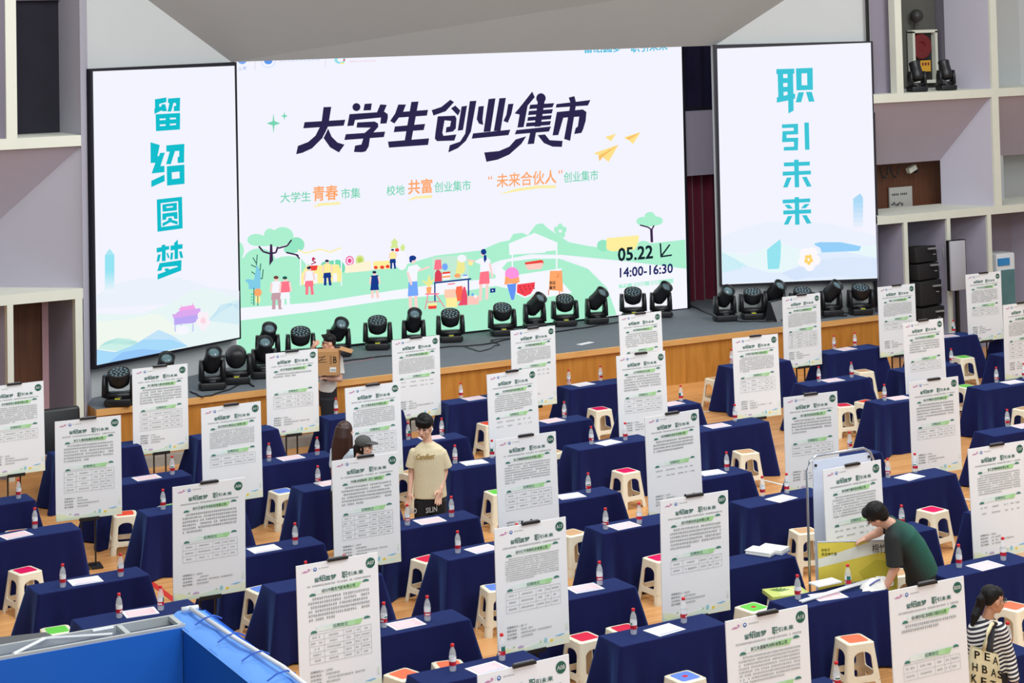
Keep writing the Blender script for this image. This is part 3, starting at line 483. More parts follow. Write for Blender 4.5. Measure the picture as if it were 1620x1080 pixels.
A.set(370, 80, 6.468); LG = emit((120, 165, 240)); A.c(LG, 85, 108, 42, 30); A.t(emit((150, 180, 240)), '上课', (42, 205), (128, 195), 34); A.ln(emit((190, 190, 205)), [(216, 90), (216, 198)], 3); A.c(emit((205, 225, 252)), 352, 105, 76, 72); A.c(SW, 352, 105, 68, 64); A.c(emit((90, 150, 240)), 352, 108, 42, 32); A.ln(emit((190, 190, 205)), [(936, 80), (936, 178)], 3); A.c(emit((150, 225, 235)), 1085, 95, 56, 40); A.c(WHT, 1090, 92, 32, 24); A.c(emit((250, 240, 140)), 1110, 130, 24, 8); A.c(emit((240, 60, 90)), 1128, 96, 10, 10)
A.t(emit((250, 170, 200)), 'QING CHUN SHI JI', (1182, 124), (1450, 114), 18); A.t(emit((190, 210, 245)), '浙江工业大学之江学院', (460, 118), (878, 104), 40)
A.set(0, 0, 1); A.t(emit((60, 190, 225)), '留绍圆梦', (924, 84), (984, 82), 14, .02); A.t(emit((60, 190, 225)), '职引未来', (998, 83), (1056, 79), 15, .02)
A.mb.build('display_picture', main)
# left and right portrait screens
left, A = screen('portrait_led_screen', 'left portrait LED screen with four teal characters above a pavilion and waves', LWL, [(147, 113), (371, 104), (379, 532.7), (153.5, 577)], .05, .15)
A.set(140, 360, 4.696)
def wash(m, pts): A.p(m, pts)
wash(emit((236, 242, 252)), [(62, 500), (220, 410), (420, 370), (680, 370), (900, 440), (1120, 470), (1120, 540), (62, 600)]); wash(emit((232, 246, 246)), [(62, 640), (400, 640), (620, 560), (760, 470), (880, 450), (1120, 530), (1122, 815), (62, 1020)]); wash(emit((240, 248, 240)), [(62, 700), (300, 680), (470, 640), (560, 660), (700, 780), (62, 1000)])
wash(emit((214, 238, 246)), [(880, 690), (1000, 570), (1120, 535), (1122, 720)]); wash(emit((205, 240, 232)), [(70, 900), (120, 850), (210, 818), (310, 825), (390, 860), (250, 920)]); wash(emit((196, 228, 250)), [(62, 925), (250, 920), (420, 820), (520, 758), (620, 800), (740, 880), (62, 1022)]); wash(emit((168, 218, 250)), [(62, 905), (200, 925), (330, 875), (410, 830), (620, 832), (740, 880), (62, 1022)]); wash(emit((150, 200, 250)), [(150, 1000), (250, 925), (400, 900), (520, 910), (600, 915), (300, 975)])
for i in range(9): A.ln(emit((170, 225, 222)), [(80+8*i, 880-i*5), (160+8*i, 858-i*4), (260+8*i, 866-i*3), (360, 868-i*3)], 2)
for i in range(10): A.ln(emit((190, 226, 244)), [(900+6*i, 690-8*i), (980, 620-6*i+6), (1060, 580-2*i), (1120, 560+6*i)], 2)
for i in range(14):
    c = [150+max(0, i-5)*11, 228+max(0, i-5)*2, 244+max(0, i-5)]; y0, y1 = 205+20*i, 205+20*(i+1); wash(emit(c), [(122, y0), (192, y0-4), (192, y1-4), (122, y1)])
wash(emit((170, 232, 246)), [(122, 205), (157, 155), (192, 201)])
PV = [emit((244, 170, 232)), emit((220, 170, 240)), emit((190, 170, 244)), emit((200, 196, 248))]
wash(PV[0], [(685, 570), (692, 588), (772, 575), (770, 555), (785, 580), (795, 600), (780, 620), (690, 630), (668, 605), (686, 596)]); wash(PV[1], [(622, 640), (640, 645), (670, 620), (800, 602), (830, 598), (832, 620), (815, 645), (650, 672), (630, 672)]); wash(PV[2], [(636, 672), (818, 645), (818, 690), (775, 710), (690, 715), (636, 725)])
for x in (640, 684, 772): wash(PV[3], [(x, 715), (x+9, 714), (x+9, 772), (x, 772)])
A.c(WHT, 700, 762, 50, 34)
for k in range(5):
    a = math.radians(20+72*k); A.c(emit((250, 240, 248)), 852+28*math.cos(a), 690+44*math.sin(a), 26, 32); A.c(emit((252, 214, 226)), 852+10*math.cos(a), 690+14*math.sin(a), 10, 14)
A.set(225, 140, 6.75)
for P in (([(135, 115), (258, 95), (258, 145), (182, 165), (182, 195), (205, 190), (205, 170), (245, 165), (265, 240), (225, 245), (205, 235), (130, 272), (130, 215), (137, 210)],), ([(275, 107), (405, 97), (402, 240), (337, 243), (337, 190), (362, 183), (358, 155), (335, 152), (310, 245), (270, 247), (290, 155), (275, 155)],), ([(143, 275), (405, 260), (403, 437), (147, 455)], [(185, 322), (250, 318), (250, 335), (187, 339)], [(292, 313), (360, 310), (360, 327), (298, 331)], [(187, 385), (248, 380), (250, 398), (189, 402)], [(293, 377), (360, 372), (362, 388), (298, 394)]),
          ([(88, 573), (188, 603), (163, 720), (180, 720), (188, 688), (242, 683), (195, 828), (238, 825), (238, 892), (100, 907), (140, 793), (90, 795)],), ([(97, 985), (238, 918), (240, 988), (97, 1053)],), ([(257, 607), (450, 590), (447, 790), (378, 795), (378, 732), (395, 725), (395, 665), (350, 668), (305, 808), (255, 808), (293, 675), (257, 672)],), ([(262, 830), (450, 812), (452, 1017), (265, 1037)], [(315, 895), (398, 886), (400, 957), (318, 967)])): A.p(TEAL, *P)
A.set(225, 290, 6.75)
for P in (([(155, 172), (425, 142), (432, 480), (163, 517)], [(197, 212), (383, 189), (390, 442), (203, 466)]), ([(215, 225), (370, 205), (370, 288), (217, 303)], [(257, 248), (328, 241), (328, 255), (258, 263)]), ([(215, 322), (375, 303), (377, 378), (340, 380), (335, 350), (260, 358), (255, 388), (215, 392)],), ([(215, 425), (275, 395), (278, 370), (315, 365), (318, 388), (378, 405), (378, 440), (300, 415), (217, 460)],),
          ([(153, 690), (207, 680), (207, 658), (248, 653), (248, 673), (288, 667), (288, 705), (250, 712), (250, 828), (210, 832), (210, 728), (155, 740)],), ([(167, 760), (198, 757), (182, 832), (153, 837)],), ([(257, 745), (275, 742), (293, 795), (275, 800)],), ([(302, 665), (342, 660), (338, 640), (380, 598), (382, 652), (432, 648), (430, 697), (383, 703), (383, 805), (345, 810), (345, 710), (302, 718)],), ([(305, 740), (330, 735), (325, 810), (298, 815)],), ([(393, 728), (420, 722), (438, 793), (408, 798)],),
          ([(185, 852), (420, 818), (417, 930), (163, 1027), (165, 970), (250, 940), (235, 912), (275, 905), (290, 920), (380, 890), (375, 880), (215, 895), (207, 930), (160, 937)],)): A.p(TEAL, *P)
A.mb.build('display_picture', left)
right, A = screen('portrait_led_screen', 'right portrait LED screen with four teal characters above a white flower and waves', RWL, [(1134.5, 77), (1377.5, 67.5), (1388, 439.5), (1142.5, 450)], .05, .15)
A.set(1130, 280, 6.0)
wash(emit((236, 242, 254)), [(66, 570), (250, 490), (480, 430), (780, 420), (1100, 440), (1350, 510), (1540, 560), (1545, 700), (72, 720)]); wash(emit((232, 248, 250)), [(72, 700), (300, 740), (620, 620), (900, 720), (1545, 640), (1550, 960), (78, 1015)]); wash(emit((208, 240, 248)), [(72, 710), (190, 770), (320, 845), (180, 910), (76, 912)]); wash(emit((226, 238, 254)), [(76, 910), (320, 845), (520, 905), (640, 905), (780, 850), (900, 790), (1000, 720), (1250, 710), (1545, 765), (1550, 955), (78, 1012)])
for i in range(16): A.ln(emit((190, 210, 248)), [(640+8*i, 915+4*i), (800+4*i, 860+6*i), (960, 800+10*i), (1150, 770+11*i), (1350, 765+12*i), (1548, 785+11*i)], 2.2)
for i in range(7): A.ln(emit((180, 230, 242)), [(78, 740+24*i), (200+10*i, 790+16*i), (250, 840+6*i)], 2)
for i in range(7):
    a = i/6; wash(emit((int(172+70*a), int(218+24*a), int(248+6*a))), [(1318, 205+45*i), (1412, 200+45*i), (1412, 245+45*i), (1320, 250+45*i)])
wash(emit((172, 218, 248)), [(1318, 205), (1385, 155), (1408, 190), (1412, 202)]); wash(emit((150, 228, 240)), [(500, 690), (560, 640), (625, 590), (634, 640), (628, 780), (615, 870), (510, 875), (503, 780)])
wash(emit((150, 208, 250)), [(950, 630), (1000, 618), (1200, 618), (1310, 640), (1395, 658), (1375, 700), (1020, 716), (1005, 670), (955, 645)])
for k in range(5):
    a = math.radians(-60+72*k); A.c(emit((252, 248, 252)), 900+58*math.cos(a), 775+66*math.sin(a), 52, 52)
for k in range(5):
    a = math.radians(-60+72*k); A.c(emit((255, 214, 110)), 895+26*math.cos(a), 783+32*math.sin(a), 17, 20)
A.set(1215, 95, 7.2)
for P in (([(95, 103), (300, 97), (300, 155), (285, 157), (290, 385), (310, 382), (308, 440), (290, 443), (292, 575), (232, 608), (230, 460), (100, 485), (100, 425), (117, 420), (110, 160), (95, 158)], [(172, 160), (222, 159), (222, 204), (174, 205)], [(173, 262), (222, 260), (222, 304), (175, 305)], [(177, 363), (222, 360), (223, 396), (179, 407)]), ([(318, 95), (508, 88), (512, 338), (325, 345)], [(382, 152), (445, 150), (447, 286), (383, 287)]), ([(345, 368), (410, 365), (378, 480), (315, 482)],), ([(432, 363), (498, 360), (530, 472), (465, 474)],), ([(158, 733), (342, 724), (343, 845), (210, 850), (212, 887), (345, 883), (340, 1027), (180, 1031), (180, 990), (297, 985), (295, 930), (160, 935), (165, 810), (293, 805), (292, 770), (160, 775)],), ([(413, 712), (465, 710), (473, 1020), (422, 1022)],)): A.p(TEAL2, *P)
A.set(1215, 240, 8.31)
for P in ([(343, 105), (402, 103), (410, 466), (352, 468)], [(208, 142), (550, 128), (550, 180), (210, 193)], [(192, 262), (563, 247), (565, 297), (193, 315)], [(248, 340), (310, 337), (258, 468), (198, 470)], [(447, 332), (508, 328), (573, 455), (512, 460)], [(350, 597), (407, 595), (415, 957), (357, 960)], [(192, 630), (555, 612), (555, 662), (193, 680)], [(215, 698), (283, 695), (328, 745), (262, 750)], [(480, 688), (548, 683), (497, 740), (433, 745)], [(200, 772), (565, 757), (567, 808), (202, 825)], [(262, 845), (320, 842), (268, 955), (207, 958)], [(448, 835), (508, 832), (572, 940), (510, 945)]): A.p(TEAL2, P)
A.mb.build('display_picture', right)
# ================================================================ recruitment boards on black stands
PSI = 0.0265
TXT = mat('print_grey_ink', (136, 142, 140), 0.7); GRD_ = mat('print_rule_grey', (160, 165, 164), 0.7); TXD = mat('print_dark_ink', (62, 74, 70), 0.7); PGR = mat('print_deep_green', (58, 128, 110), 0.7); BDG = mat('badge_green', (30, 92, 76), 0.7); PBL = mat('print_blue', (58, 104, 176), 0.7)
HIL = mat('print_hill_green', (62, 124, 108), 0.7); WTX = mat('print_white', (240, 244, 240), 0.7)
RAMP = [mat('print_ramp_%d' % i, c, 0.7) for i, c in enumerate(((228, 238, 236), (220, 236, 230), (206, 232, 216), (192, 228, 196), (176, 222, 172), (164, 216, 150)))]
FOOT = [mat('print_foot_%d' % i, c, 0.7) for i, c in enumerate(((232, 236, 214), (220, 236, 222), (226, 238, 196), (206, 226, 206), (196, 172, 206), (132, 186, 224), (236, 208, 84), (150, 206, 214), (150, 190, 90)))]
PINK = mat('print_pink', (196, 140, 176), 0.7)
BW, BH = 0.80, 1.20
def board_print(mb, code, company, lines, rows, cols, grid, seed):
    rnd = random.Random(seed); y = -0.0075; kk = [0]
    def P(u, v): return (-BW/2+u*BW, y-0.00012*kk[0], BH*(1-v))       # u, v: fractions from the top left corner
    def nx(): kk[0] += 1
    def rect(u0, v0, u1, v1, m): mb.face([P(u0, v1), P(u1, v1), P(u1, v0), P(u0, v0)], m)
    def pl(pts, m): nx(); mb.poly([P(*p) for p in pts], m)
    def el(u, v, a, b, m, n=18, half=False): nx(); mb.face([P(u+a*math.cos(t), v-b*math.sin(t)) for t in [(math.pi if half else 2*math.pi)*i/(n-1 if half else n) for i in range(n)]], m)
    def tx(s, u0, u1, v0, v1, m, off=0.0): nx(); write(mb, s, lambda x, t: P(u0+(u1-u0)*x, v1+(v0-v1)*t), m, off)
    def marks(u0, u1, v, h, m, cw=None):                               # a line of tiny print
        cw = cw or h*BH/BW*1.02; u = u0
        while u+cw*.85 <= u1:
            if rnd.random() > 0.06:
                a, b = u, u+cw*.8; t0, t1 = v, v+h
                for k in range(3): vv = t0+h*(.08+.38*k+rnd.uniform(-.05, .05)); rect(a+cw*rnd.choice((0, 0, .15)), vv, b-cw*rnd.choice((0, 0, .2)), vv+h*.15, m)
                uu = a+cw*rnd.uniform(.1, .6); rect(uu, t0, uu+cw*.14, t1, m)
                if rnd.random() > .5: uu = a+cw*rnd.uniform(.1, .65); rect(uu, t0+h*.3, uu+cw*.14, t1, m)
            u += cw
    pl([(.06, .055), (.10, .045), (.14, .05), (.16, .035), (.165, .05), (.12, .06), (.07, .058)], PINK); el(.148, .04, .014, .006, PINK)
    rect(.182, .03, .184, .055, TXT); el(.225, .046, .022, .0145, PBL); el(.225, .044, .010, .006, WTX); nx(); marks(.27, .40, .04, .008, TXT)
    el(.905, .068, .058, .0385, BDG, 28); tx(code, .862, .948, .055, .081, WTX, .03)
    for s, a, b, v0, v1 in (('留', .215, .265, .108, .140), ('绍', .270, .345, .096, .140), ('圆', .352, .402, .108, .140), ('梦', .410, .480, .104, .140), ('职', .548, .615, .098, .145), ('引', .622, .675, .106, .136), ('未', .685, .740, .106, .136), ('来', .750, .812, .106, .136)): tx(s, a, b, v0, v1, PGR, .02)
    nx(); marks(.105, .915, .158, .0125, TXT)
    for v in (.186, .455):
        for i, m in enumerate(RAMP):
            a0, a1 = .22+.094*i, .22+.094*(i+1); nx()
            mb.face([P(a0, v+.042), P(a1-(.03 if i == 5 else 0), v+.042), P(a1+.006, v+.004), P(a0, v+.004)], m)
        el(.185, v+.050, .040, .020, HIL, 12, True); el(.838, v+.012, .042, .018, HIL, 12, True)
    w = min(.46, .037*len(company)); tx(company, .50-w/2, .50+w/2, .196, .222, TXD, .012); tx('招聘岗位', .42, .60, .463, .491, HIL, .012)
    nx(); h = min(.018, .17/max(1, lines)*.62); step = min(.030, .185/max(1, lines))
    for i in range(lines): marks(.13+(.05 if i == 0 else 0), .89 if i < lines-1 else .13+rnd.uniform(.15, .6), .248+i*step, h, TXT)
    if rows:
        v0, rh = .515, min(.052, .21/rows); us = [.13, .31, .545, .675, .755, .885] if cols == 5 else [.13, .33, .62, .74, .885]
        for r in range(rows+1):
            if grid: nx(); rect(us[0], v0+r*rh-.0012, us[-1], v0+r*rh+.0012, GRD_)
        for c in us:
            if grid: rect(c-.0016, v0, c+.0016, v0+rows*rh, GRD_)
        nx()
        for r in range(rows):
            for c, d in zip(us, us[1:]):
                k = rnd.uniform(.45, .8)*(d-c)/2; marks((c+d)/2-k, (c+d)/2+k, v0+(r+.5)*rh-.007, .0125, TXT)
    for i, s in enumerate(('招聘联系人：', '联系电话：', '企业地址：', '电子邮箱：')):
        v = .775+.028*i; tx(s, .13, .13+.028*len(s), v, v+.017, TXT, .008); nx(); marks(.32, .40 if i < 1 else (.50 if i != 2 else rnd.uniform(.6, .86)), v+.002, .0135, TXT)
    nx(); mb.face([P(.004, .998), P(.004, .915), P(.09, .925), P(.2, .955), P(.33, .965), P(.5, .95), P(.66, .962), P(.82, .925), P(.996, .918), P(.996, .998)], FOOT[0])
    pl([(.004, .998), (.004, .955), (.12, .975), (.3, .97), (.42, .985), (.42, .998)], FOOT[3]); pl([(.4, .97), (.55, .945), (.72, .965), (.9, .955), (.9, .985), (.5, .99)], FOOT[1]); pl([(.004, .96), (.1, .94), (.2, .965), (.08, .985)], FOOT[2])
    el(.31, .955, .045, .017, FOOT[4], 12, True); pl([(.78, .922), (.9, .912), (.93, .918), (.86, .93)], FOOT[5]); el(.74, .95, .022, .014, FOOT[6]); el(.66, .94, .02, .022, FOOT[7]); pl([(.57, .955), (.59, .93), (.605, .955), (.59, .945)], FOOT[8]); pl([(.2, .945), (.215, .93), (.23, .945)], FOOT[8])
    nx(); rect(.955, .83, .975, .885, FOOT[1])
BOARDS = [  # code, company, x, y, base height, turn, lean, print lines, rows, columns, ruled
 ('A01', '杭州融智物业管理有限公司', 6.716, 26.35, .594, .025, .026, 9, 2, 5, 1), ('A11', '浙江嘉信新人教材料有限公司', 8.815, 26.553, .583, -.035, .0, 6, 4, 5, 1), ('B01', '绍兴市青金医疗器械有限公司', 10.837, 26.607, .576, -.046, .007, 2, 3, 5, 1), ('B11', '浙江建安检测科技有限公司', 12.879, 26.667, .562, -.002, .004, 12, 2, 5, 0), ('C01', '杭州智能储能有限公司', 14.692, 26.264, .582, .034, .005, 9, 2, 5, 0), ('C11', '杭州联通科技有限公司', 16.72, 26.332, .603, -.005, .035, 7, 3, 5, 1), ('D01', '绍兴嘉禾文化传播有限公司', 20.049, 26.537, .581, .015, -.003, 12, 5, 5, 1), ('D11', '安徽三九农业发展有限公司', 21.999, 26.394, .587, -.034, .009, 14, 2, 5, 1), ('E01', '广州九方文化传播有限公司', 24.126, 26.534, .606, -.035, .023, 8, 2, 5, 1),
 ('A03', '浙江七澳控股集团有限公司', 6.871, 23.467, .614, -.110, -.003, 6, 4, 5, 1), ('A13', '绍兴柯桥永博进出口有限公司', 8.693, 23.382, .576, .014, .022, 11, 2, 5, 1), ('B03', '浙江东霖信息技术有限公司', 10.706, 23.457, .586, .011, .046, 9, 4, 5, 1), ('B13', '杭州微米超科技有限公司', 12.669, 23.224, .589, .06, .035, 8, 2, 5, 0), ('C03', '山东同城绍兴分公司', 14.775, 23.276, .604, -.033, .035, 6, 3, 5, 1), ('C13', '杭州银行股份有限公司绍兴支行', 17.105, 23.766, .551, -.057, .028, 9, 3, 5, 1), ('D03', '绍兴风向科技文化有限公司', 19.793, 23.119, .605, .006, .035, 5, 2, 5, 1), ('D13', '杭州高新电器有限公司', 22.421, 23.822, .556, .031, -.006, 10, 4, 5, 1),
 ('A06', '绍兴芯越半导体科技有限公司', 7.078, 19.793, .553, -.019, -.029, 6, 3, 5, 1), ('A16', '中科聚业新能源材料（浙江）有限公司', 8.899, 19.756, .584, -.010, .018, 6, 5, 5, 1), ('B06', '浙江翔泰网络科技有限公司', 10.861, 19.609, .592, .012, .035, 8, 3, 5, 1), ('B16', '杭州微聚信息技术有限公司', 12.894, 19.647, .599, .047, .035, 4, 2, 5, 0), ('C06', '绍兴嘉华纺织品有限公司', 15.149, 19.92, .531, -.08, .0, 5, 2, 5, 1), ('C16', '绍兴市博格永迈纺织有限公司', 16.961, 19.66, .558, -.043, .013, 6, 2, 5, 1),
 ('A07', '绍兴市精克汽配有限公司', 6.992, 16.154, .592, .019, .035, 6, 5, 5, 1), ('A17', '绍兴亿牛网络科技有限公司', 9.14, 16.469, .537, .029, .017, 11, 3, 5, 1), ('B07', '绍兴悦新纺织品有限公司', 11.009, 16.456, .549, -.038, -.014, 6, 2, 5, 1), ('B17', '杭州棉竹屋科技有限公司', 13.033, 16.418, .587, .04, .035, 8, 2, 5, 0), ('C07', '浙江宏博网络有限公司', 14.953, 16.309, .573, -.032, .035, 9, 2, 5, 0),
 ('A08', '绍兴通源科技有限公司', 7.03, 12.795, .594, .049, .035, 6, 3, 5, 1), ('A18', '浙江永盛磁性材料有限公司', 9.254, 12.789, .601, -.008, .035, 8, 3, 5, 1), ('B08', '绍兴博杰环境工程有限公司绍兴分公司', 10.817, 12.683, .610, -.005, .035, 2, 2, 5, 1)]
ROWS = {0: 'row nearest camera', 1: 'second row from camera', 2: 'third row from camera', 3: 'fourth row from camera', 4: 'row nearest the stage'}
def rowof(y): return 0 if y < 14.2 else 1 if y < 18 else 2 if y < 21.6 else 3 if y < 25.5 else 4
cap_ = MB(); cap_.box((0, -.010, 1.203), (.20, .030, .022), BLACK); cap_.box((0, -.004, 1.218), (.17, .012, .010), mat('clip_steel', (150, 150, 156), 0.35, 0.6, noise=0.05))
fr = MB()
for sx in (-.085, .085): fr.bar((sx, .03, .04), (sx, .03, .60), .018, .018, BLACK); fr.bar((sx, .03, .60), (sx*.6, .03, 1.75), .016, .016, BLACK)
fr.bar((-.085, .03, .57), (.085, .03, .57), .02, .02, BLACK)
br = MB(); br.box((0, .0, -.012), (.24, .07, .024), BLACK); br.box((0, -.03, -.002), (.24, .012, .036), BLACK)
bs = MB(); bs.box((-.085, .02, .012), (.16, .26, .02), BLACK); bs.box((.085, .02, .012), (.14, .26, .018), BLACK); bs.bar((-.085, .03, .03), (.085, .03, .03), .03, .02, BLACK)
proto = None
for r in range(5):
    for i, B in enumerate(sorted([b for b in BOARDS if rowof(b[3]) == r], key=lambda b: b[2])):
        code, comp, x, y, zb, rz, lean, ln, rows, cols, gr = B
        n = len([b for b in BOARDS if rowof(b[3]) == r]); o = ('leftmost', 'second from left', 'third from left', 'fourth from left', 'fifth from left', 'sixth from left', 'seventh from left', 'eighth from left', 'rightmost')[i if i < n-1 else 8]
        t = thing('notice_board', (x, y, 0), 'white recruitment board %s on a black stand, %s, %s' % (code, o, ROWS[r]), 'notice board', 'recruitment boards', rz)
        q = MB(); q.box((0, 0, BH/2), (BW, .012, BH), WHITEB); board_print(q, code, comp, ln, rows, cols, gr, sum(map(ord, code))); bd = q.build('board', t); bd.location = (0, -.02, zb); bd.rotation_euler = (-lean, 0, 0)
        if proto is None: proto = (cap_.build('clip'), fr.build('stand_frame'), br.build('bracket'), bs.build('base_plate')); ps = proto
        else: ps = [c.copy() for c in proto]; [COL.objects.link(c) for c in ps]
        for c in ps: c.parent = t
        ps[0].location = bd.location; ps[0].rotation_euler = bd.rotation_euler; ps[2].location = bd.location; ps[1].location = (0, .02+lean*.6, zb-.59)
        ps[1].scale = (1, 1, 1); ps[1].location = (0, .02+max(0, lean)*.8, 0); ps[3].location = (0, .03, 0)
# ================================================================ tables under navy cloths
TB = [(10.142, 15.718), (8.141, 15.72), (12.13, 15.72), (14.08, 15.70), (10.03, 13.66), (12.03, 13.55), (8.141, 17.193), (10.06, 17.20), (12.08, 17.20), (14.06, 17.21), (16.02, 17.22), (6.03, 18.97), (8.061, 19.043), (10.078, 19.145), (12.04, 19.115), (14.055, 19.127), (15.98, 19.03), (5.958, 20.388), (8.021, 20.485), (10.009, 20.53), (11.993, 20.572), (13.93, 20.55), (15.98, 20.47), (19.03, 20.36), (5.877, 22.646), (7.926, 22.77), (9.939, 22.818), (12.0, 22.80), (13.941, 22.842), (15.903, 22.851), (19.143, 22.846), (21.10, 22.80), (5.79, 24.33), (7.869, 24.471), (9.87, 24.42), (11.88, 24.42), (13.92, 24.44), (15.84, 24.48), (19.142, 24.573), (21.07, 24.62), (23.29, 24.70), (7.87, 26.56), (9.87, 26.45), (11.93, 26.60), (13.893, 26.566), (15.97, 26.52), (19.05, 26.52), (21.12, 26.619), (23.25, 26.62), (25.15, 26.62)]
def cloth_mesh(seed, wd=1.2, dp=.39, H=.75):
    rnd = random.Random(seed); hw, hd, cr = wd/2, dp/2, .018; N = []
    def side(x0, y0, x1, y1, n):
        for i in range(n): N.append((x0+(x1-x0)*i/n, y0+(y1-y0)*i/n))
    side(-hw, -hd, hw, -hd, 48); side(hw, -hd, hw, hd, 20); side(hw, hd, -hw, hd, 48); side(-hw, hd, -hw, -hd, 20)
    cdep = [rnd.uniform(.09, .17) for _ in range(4)]; ph = [rnd.uniform(0, 6.28) for _ in range(4)]; corners = [(-hw, -hd), (hw, -hd), (hw, hd), (-hw, hd)]
    P = []; q = MB()
    for k, tt in enumerate((0, .004, .02, .06, .12, .22, .35, .5, .65, .8, .92, 1.0)):
        row = []
        for j, (x, y) in enumerate(N):
            nx_, ny = (0, -1) if j < 48 else (1, 0) if j < 68 else (0, 1) if j < 116 else (-1, 0)
            f = 0.0; cx = cy = 0.0
            for c, (a, b) in enumerate(corners):
                d = math.hypot(x-a, y-b); w = math.exp(-(d/.10)**2); cx += math.copysign(1, a)*w*cdep[c]; cy += math.copysign(1, b)*w*cdep[c]
                f -= math.exp(-((d-.16)/.05)**2)*cdep[c]*.42-.25*math.exp(-((d-.27)/.06)**2)*cdep[c]
            s = x if nx_ == 0 else y
            wv = .010*math.sin(s*13+ph[0])+.008*math.sin(s*31+ph[1])*max(0, math.sin(s*4+ph[3]))+.012*math.sin(s*5+ph[2]); fl = (.035+wv+f*.7)*tt**1.1
            row.append((x*(1-.012*(k == 0))+nx_*(fl+.004*min(1, k))+cx*tt, y*(1-.03*(k == 0))+ny*(fl+.004*min(1, k))+cy*tt, H-(H-.012+.01*math.sin(s*7+ph[3])*tt)*tt if k > 1 else H-.002*k))
        P.append(row)
    q.grid(P, NAVY, True)
    q.face(P[0], NAVY); return q
protos = []
for s in range(5):
    o = cloth_mesh(11+s).build('tablecloth', smooth=True); protos.append(o.data); bpy.data.objects.remove(o)
tt_ = MB(); tt_.box((0, 0, .73), (1.17, .36, .025), mat('table_laminate', (200, 190, 170), 0.5, noise=0.05)); TOPM = None
legm = MB(); legm.bar((0, -.15, 0), (0, -.15, .715), .025, .025, BLACK); legm.bar((0, .15, 0), (0, .15, .715), .025, .025, BLACK); legm.bar((0, -.15, .1), (0, .15, .1), .02, .02, BLACK); LEGM = None
TABLES = []
def side_of(x, y):
    best = None
    for b in BOARDS:
        if rowof(b[3]) != rowof(y): continue
        dx = x-b[2]
        if 0 < dx < 2.4: return 'right of board '+b[0], b
        if dx <= 0 and (best is None or abs(dx) < abs(x-best[2])): best = b
    return 'left of board '+best[0], best
for i, (x, y) in enumerate(TB):
    w, b = side_of(x, y); mates = [p for p in TB if p != (x, y) and side_of(*p)[0] == w]
    nf = '' if not mates or abs(mates[0][1]-y) < .6 else ('nearer ' if y < mates[0][1] else 'farther ')
    where = nf+'table '+w
    t = thing('table', (x, y, 0), 'navy draped folding table, the %s' % ((nf+'one ' if nf else 'one ')+w), 'table', 'navy draped tables', PSI+random.uniform(-.015, .015))
    c = link(bpy.data.objects.new('tablecloth', protos[i % 5]), t)
    if TOPM is None: o = tt_.build('tabletop', t); TOPM = o.data; l = legm.build('leg_frame', t); LEGM = l.data; l.location = (-.5, 0, 0)
    else: link(bpy.data.objects.new('tabletop', TOPM), t); l = link(bpy.data.objects.new('leg_frame', LEGM), t); l.location = (-.5, 0, 0)
    l2 = link(bpy.data.objects.new('leg_frame', LEGM), t); l2.location = (.5, 0, 0)
    TABLES.append((x, y, where))
def near_table(p, lim=1.2): return min(TABLES, key=lambda t: max(abs(p[0]-t[0])-.6, 0)**2+max(abs(p[1]-t[1])-.2, 0)**2+.001*((p[0]-t[0])**2+(p[1]-t[1])**2))
# ================================================================ bottled water
CLEAR = mat('clear_bottle', (246, 250, 252), 0.06, alpha=0.30); CAPR = mat('bottle_cap_red', (214, 24, 40), 0.35, noise=0.03); LABR = mat('label_red', (190, 22, 46), 0.4, noise=0.04); LABW = mat('label_white', (236, 238, 240), 0.4, noise=0.02); LABG = mat('label_green', (28, 110, 96), 0.4, noise=0.04)
q = MB(); q.lathe([(.0, .002), (.026, 0), (.031, .006), (.032, .03), (.0305, .04), (.032, .05), (.0325, .13), (.031, .155), (.024, .185), (.0145, .205), (.0135, .222), (.0, .222)], CLEAR, 16); bo = fix_normals(q.build('bottle_body', smooth=True)); BODY = bo.data; bpy.data.objects.remove(bo)
q = MB(); q.lathe([(.0160, .216), (.0170, .217), (.0170, .236), (.015, .240), (0, .240)], CAPR, 14); bo = q.build('cap', smooth=True); CAPM = bo.data; bpy.data.objects.remove(bo)
def label_mesh(var):
    q = MB(); n = 24
    for j in range(n):
        a0, a1 = 2*math.pi*j/n, 2*math.pi*(j+1)/n
        def seg(z0, z1, m, r=.0331): q.face([(r*math.cos(a0), r*math.sin(a0), z0), (r*math.cos(a1), r*math.sin(a1), z0), (r*math.cos(a1), r*math.sin(a1), z1), (r*math.cos(a0), r*math.sin(a0), z1)], m)
        k = (j+var*4) % n; g = 15 <= k <= 19
        seg(.052, .088, LABR); seg(.088, .128, LABG if g and var == 1 else LABW)
        if g and var != 1: seg(.095, .108, LABG, .0334)
        if 8 <= k <= 13: seg(.060, .074, LABW, .0334)
    o = q.build('label'); m = o.data; bpy.data.objects.remove(o); return m
LABS = [label_mesh(v) for v in range(3)]
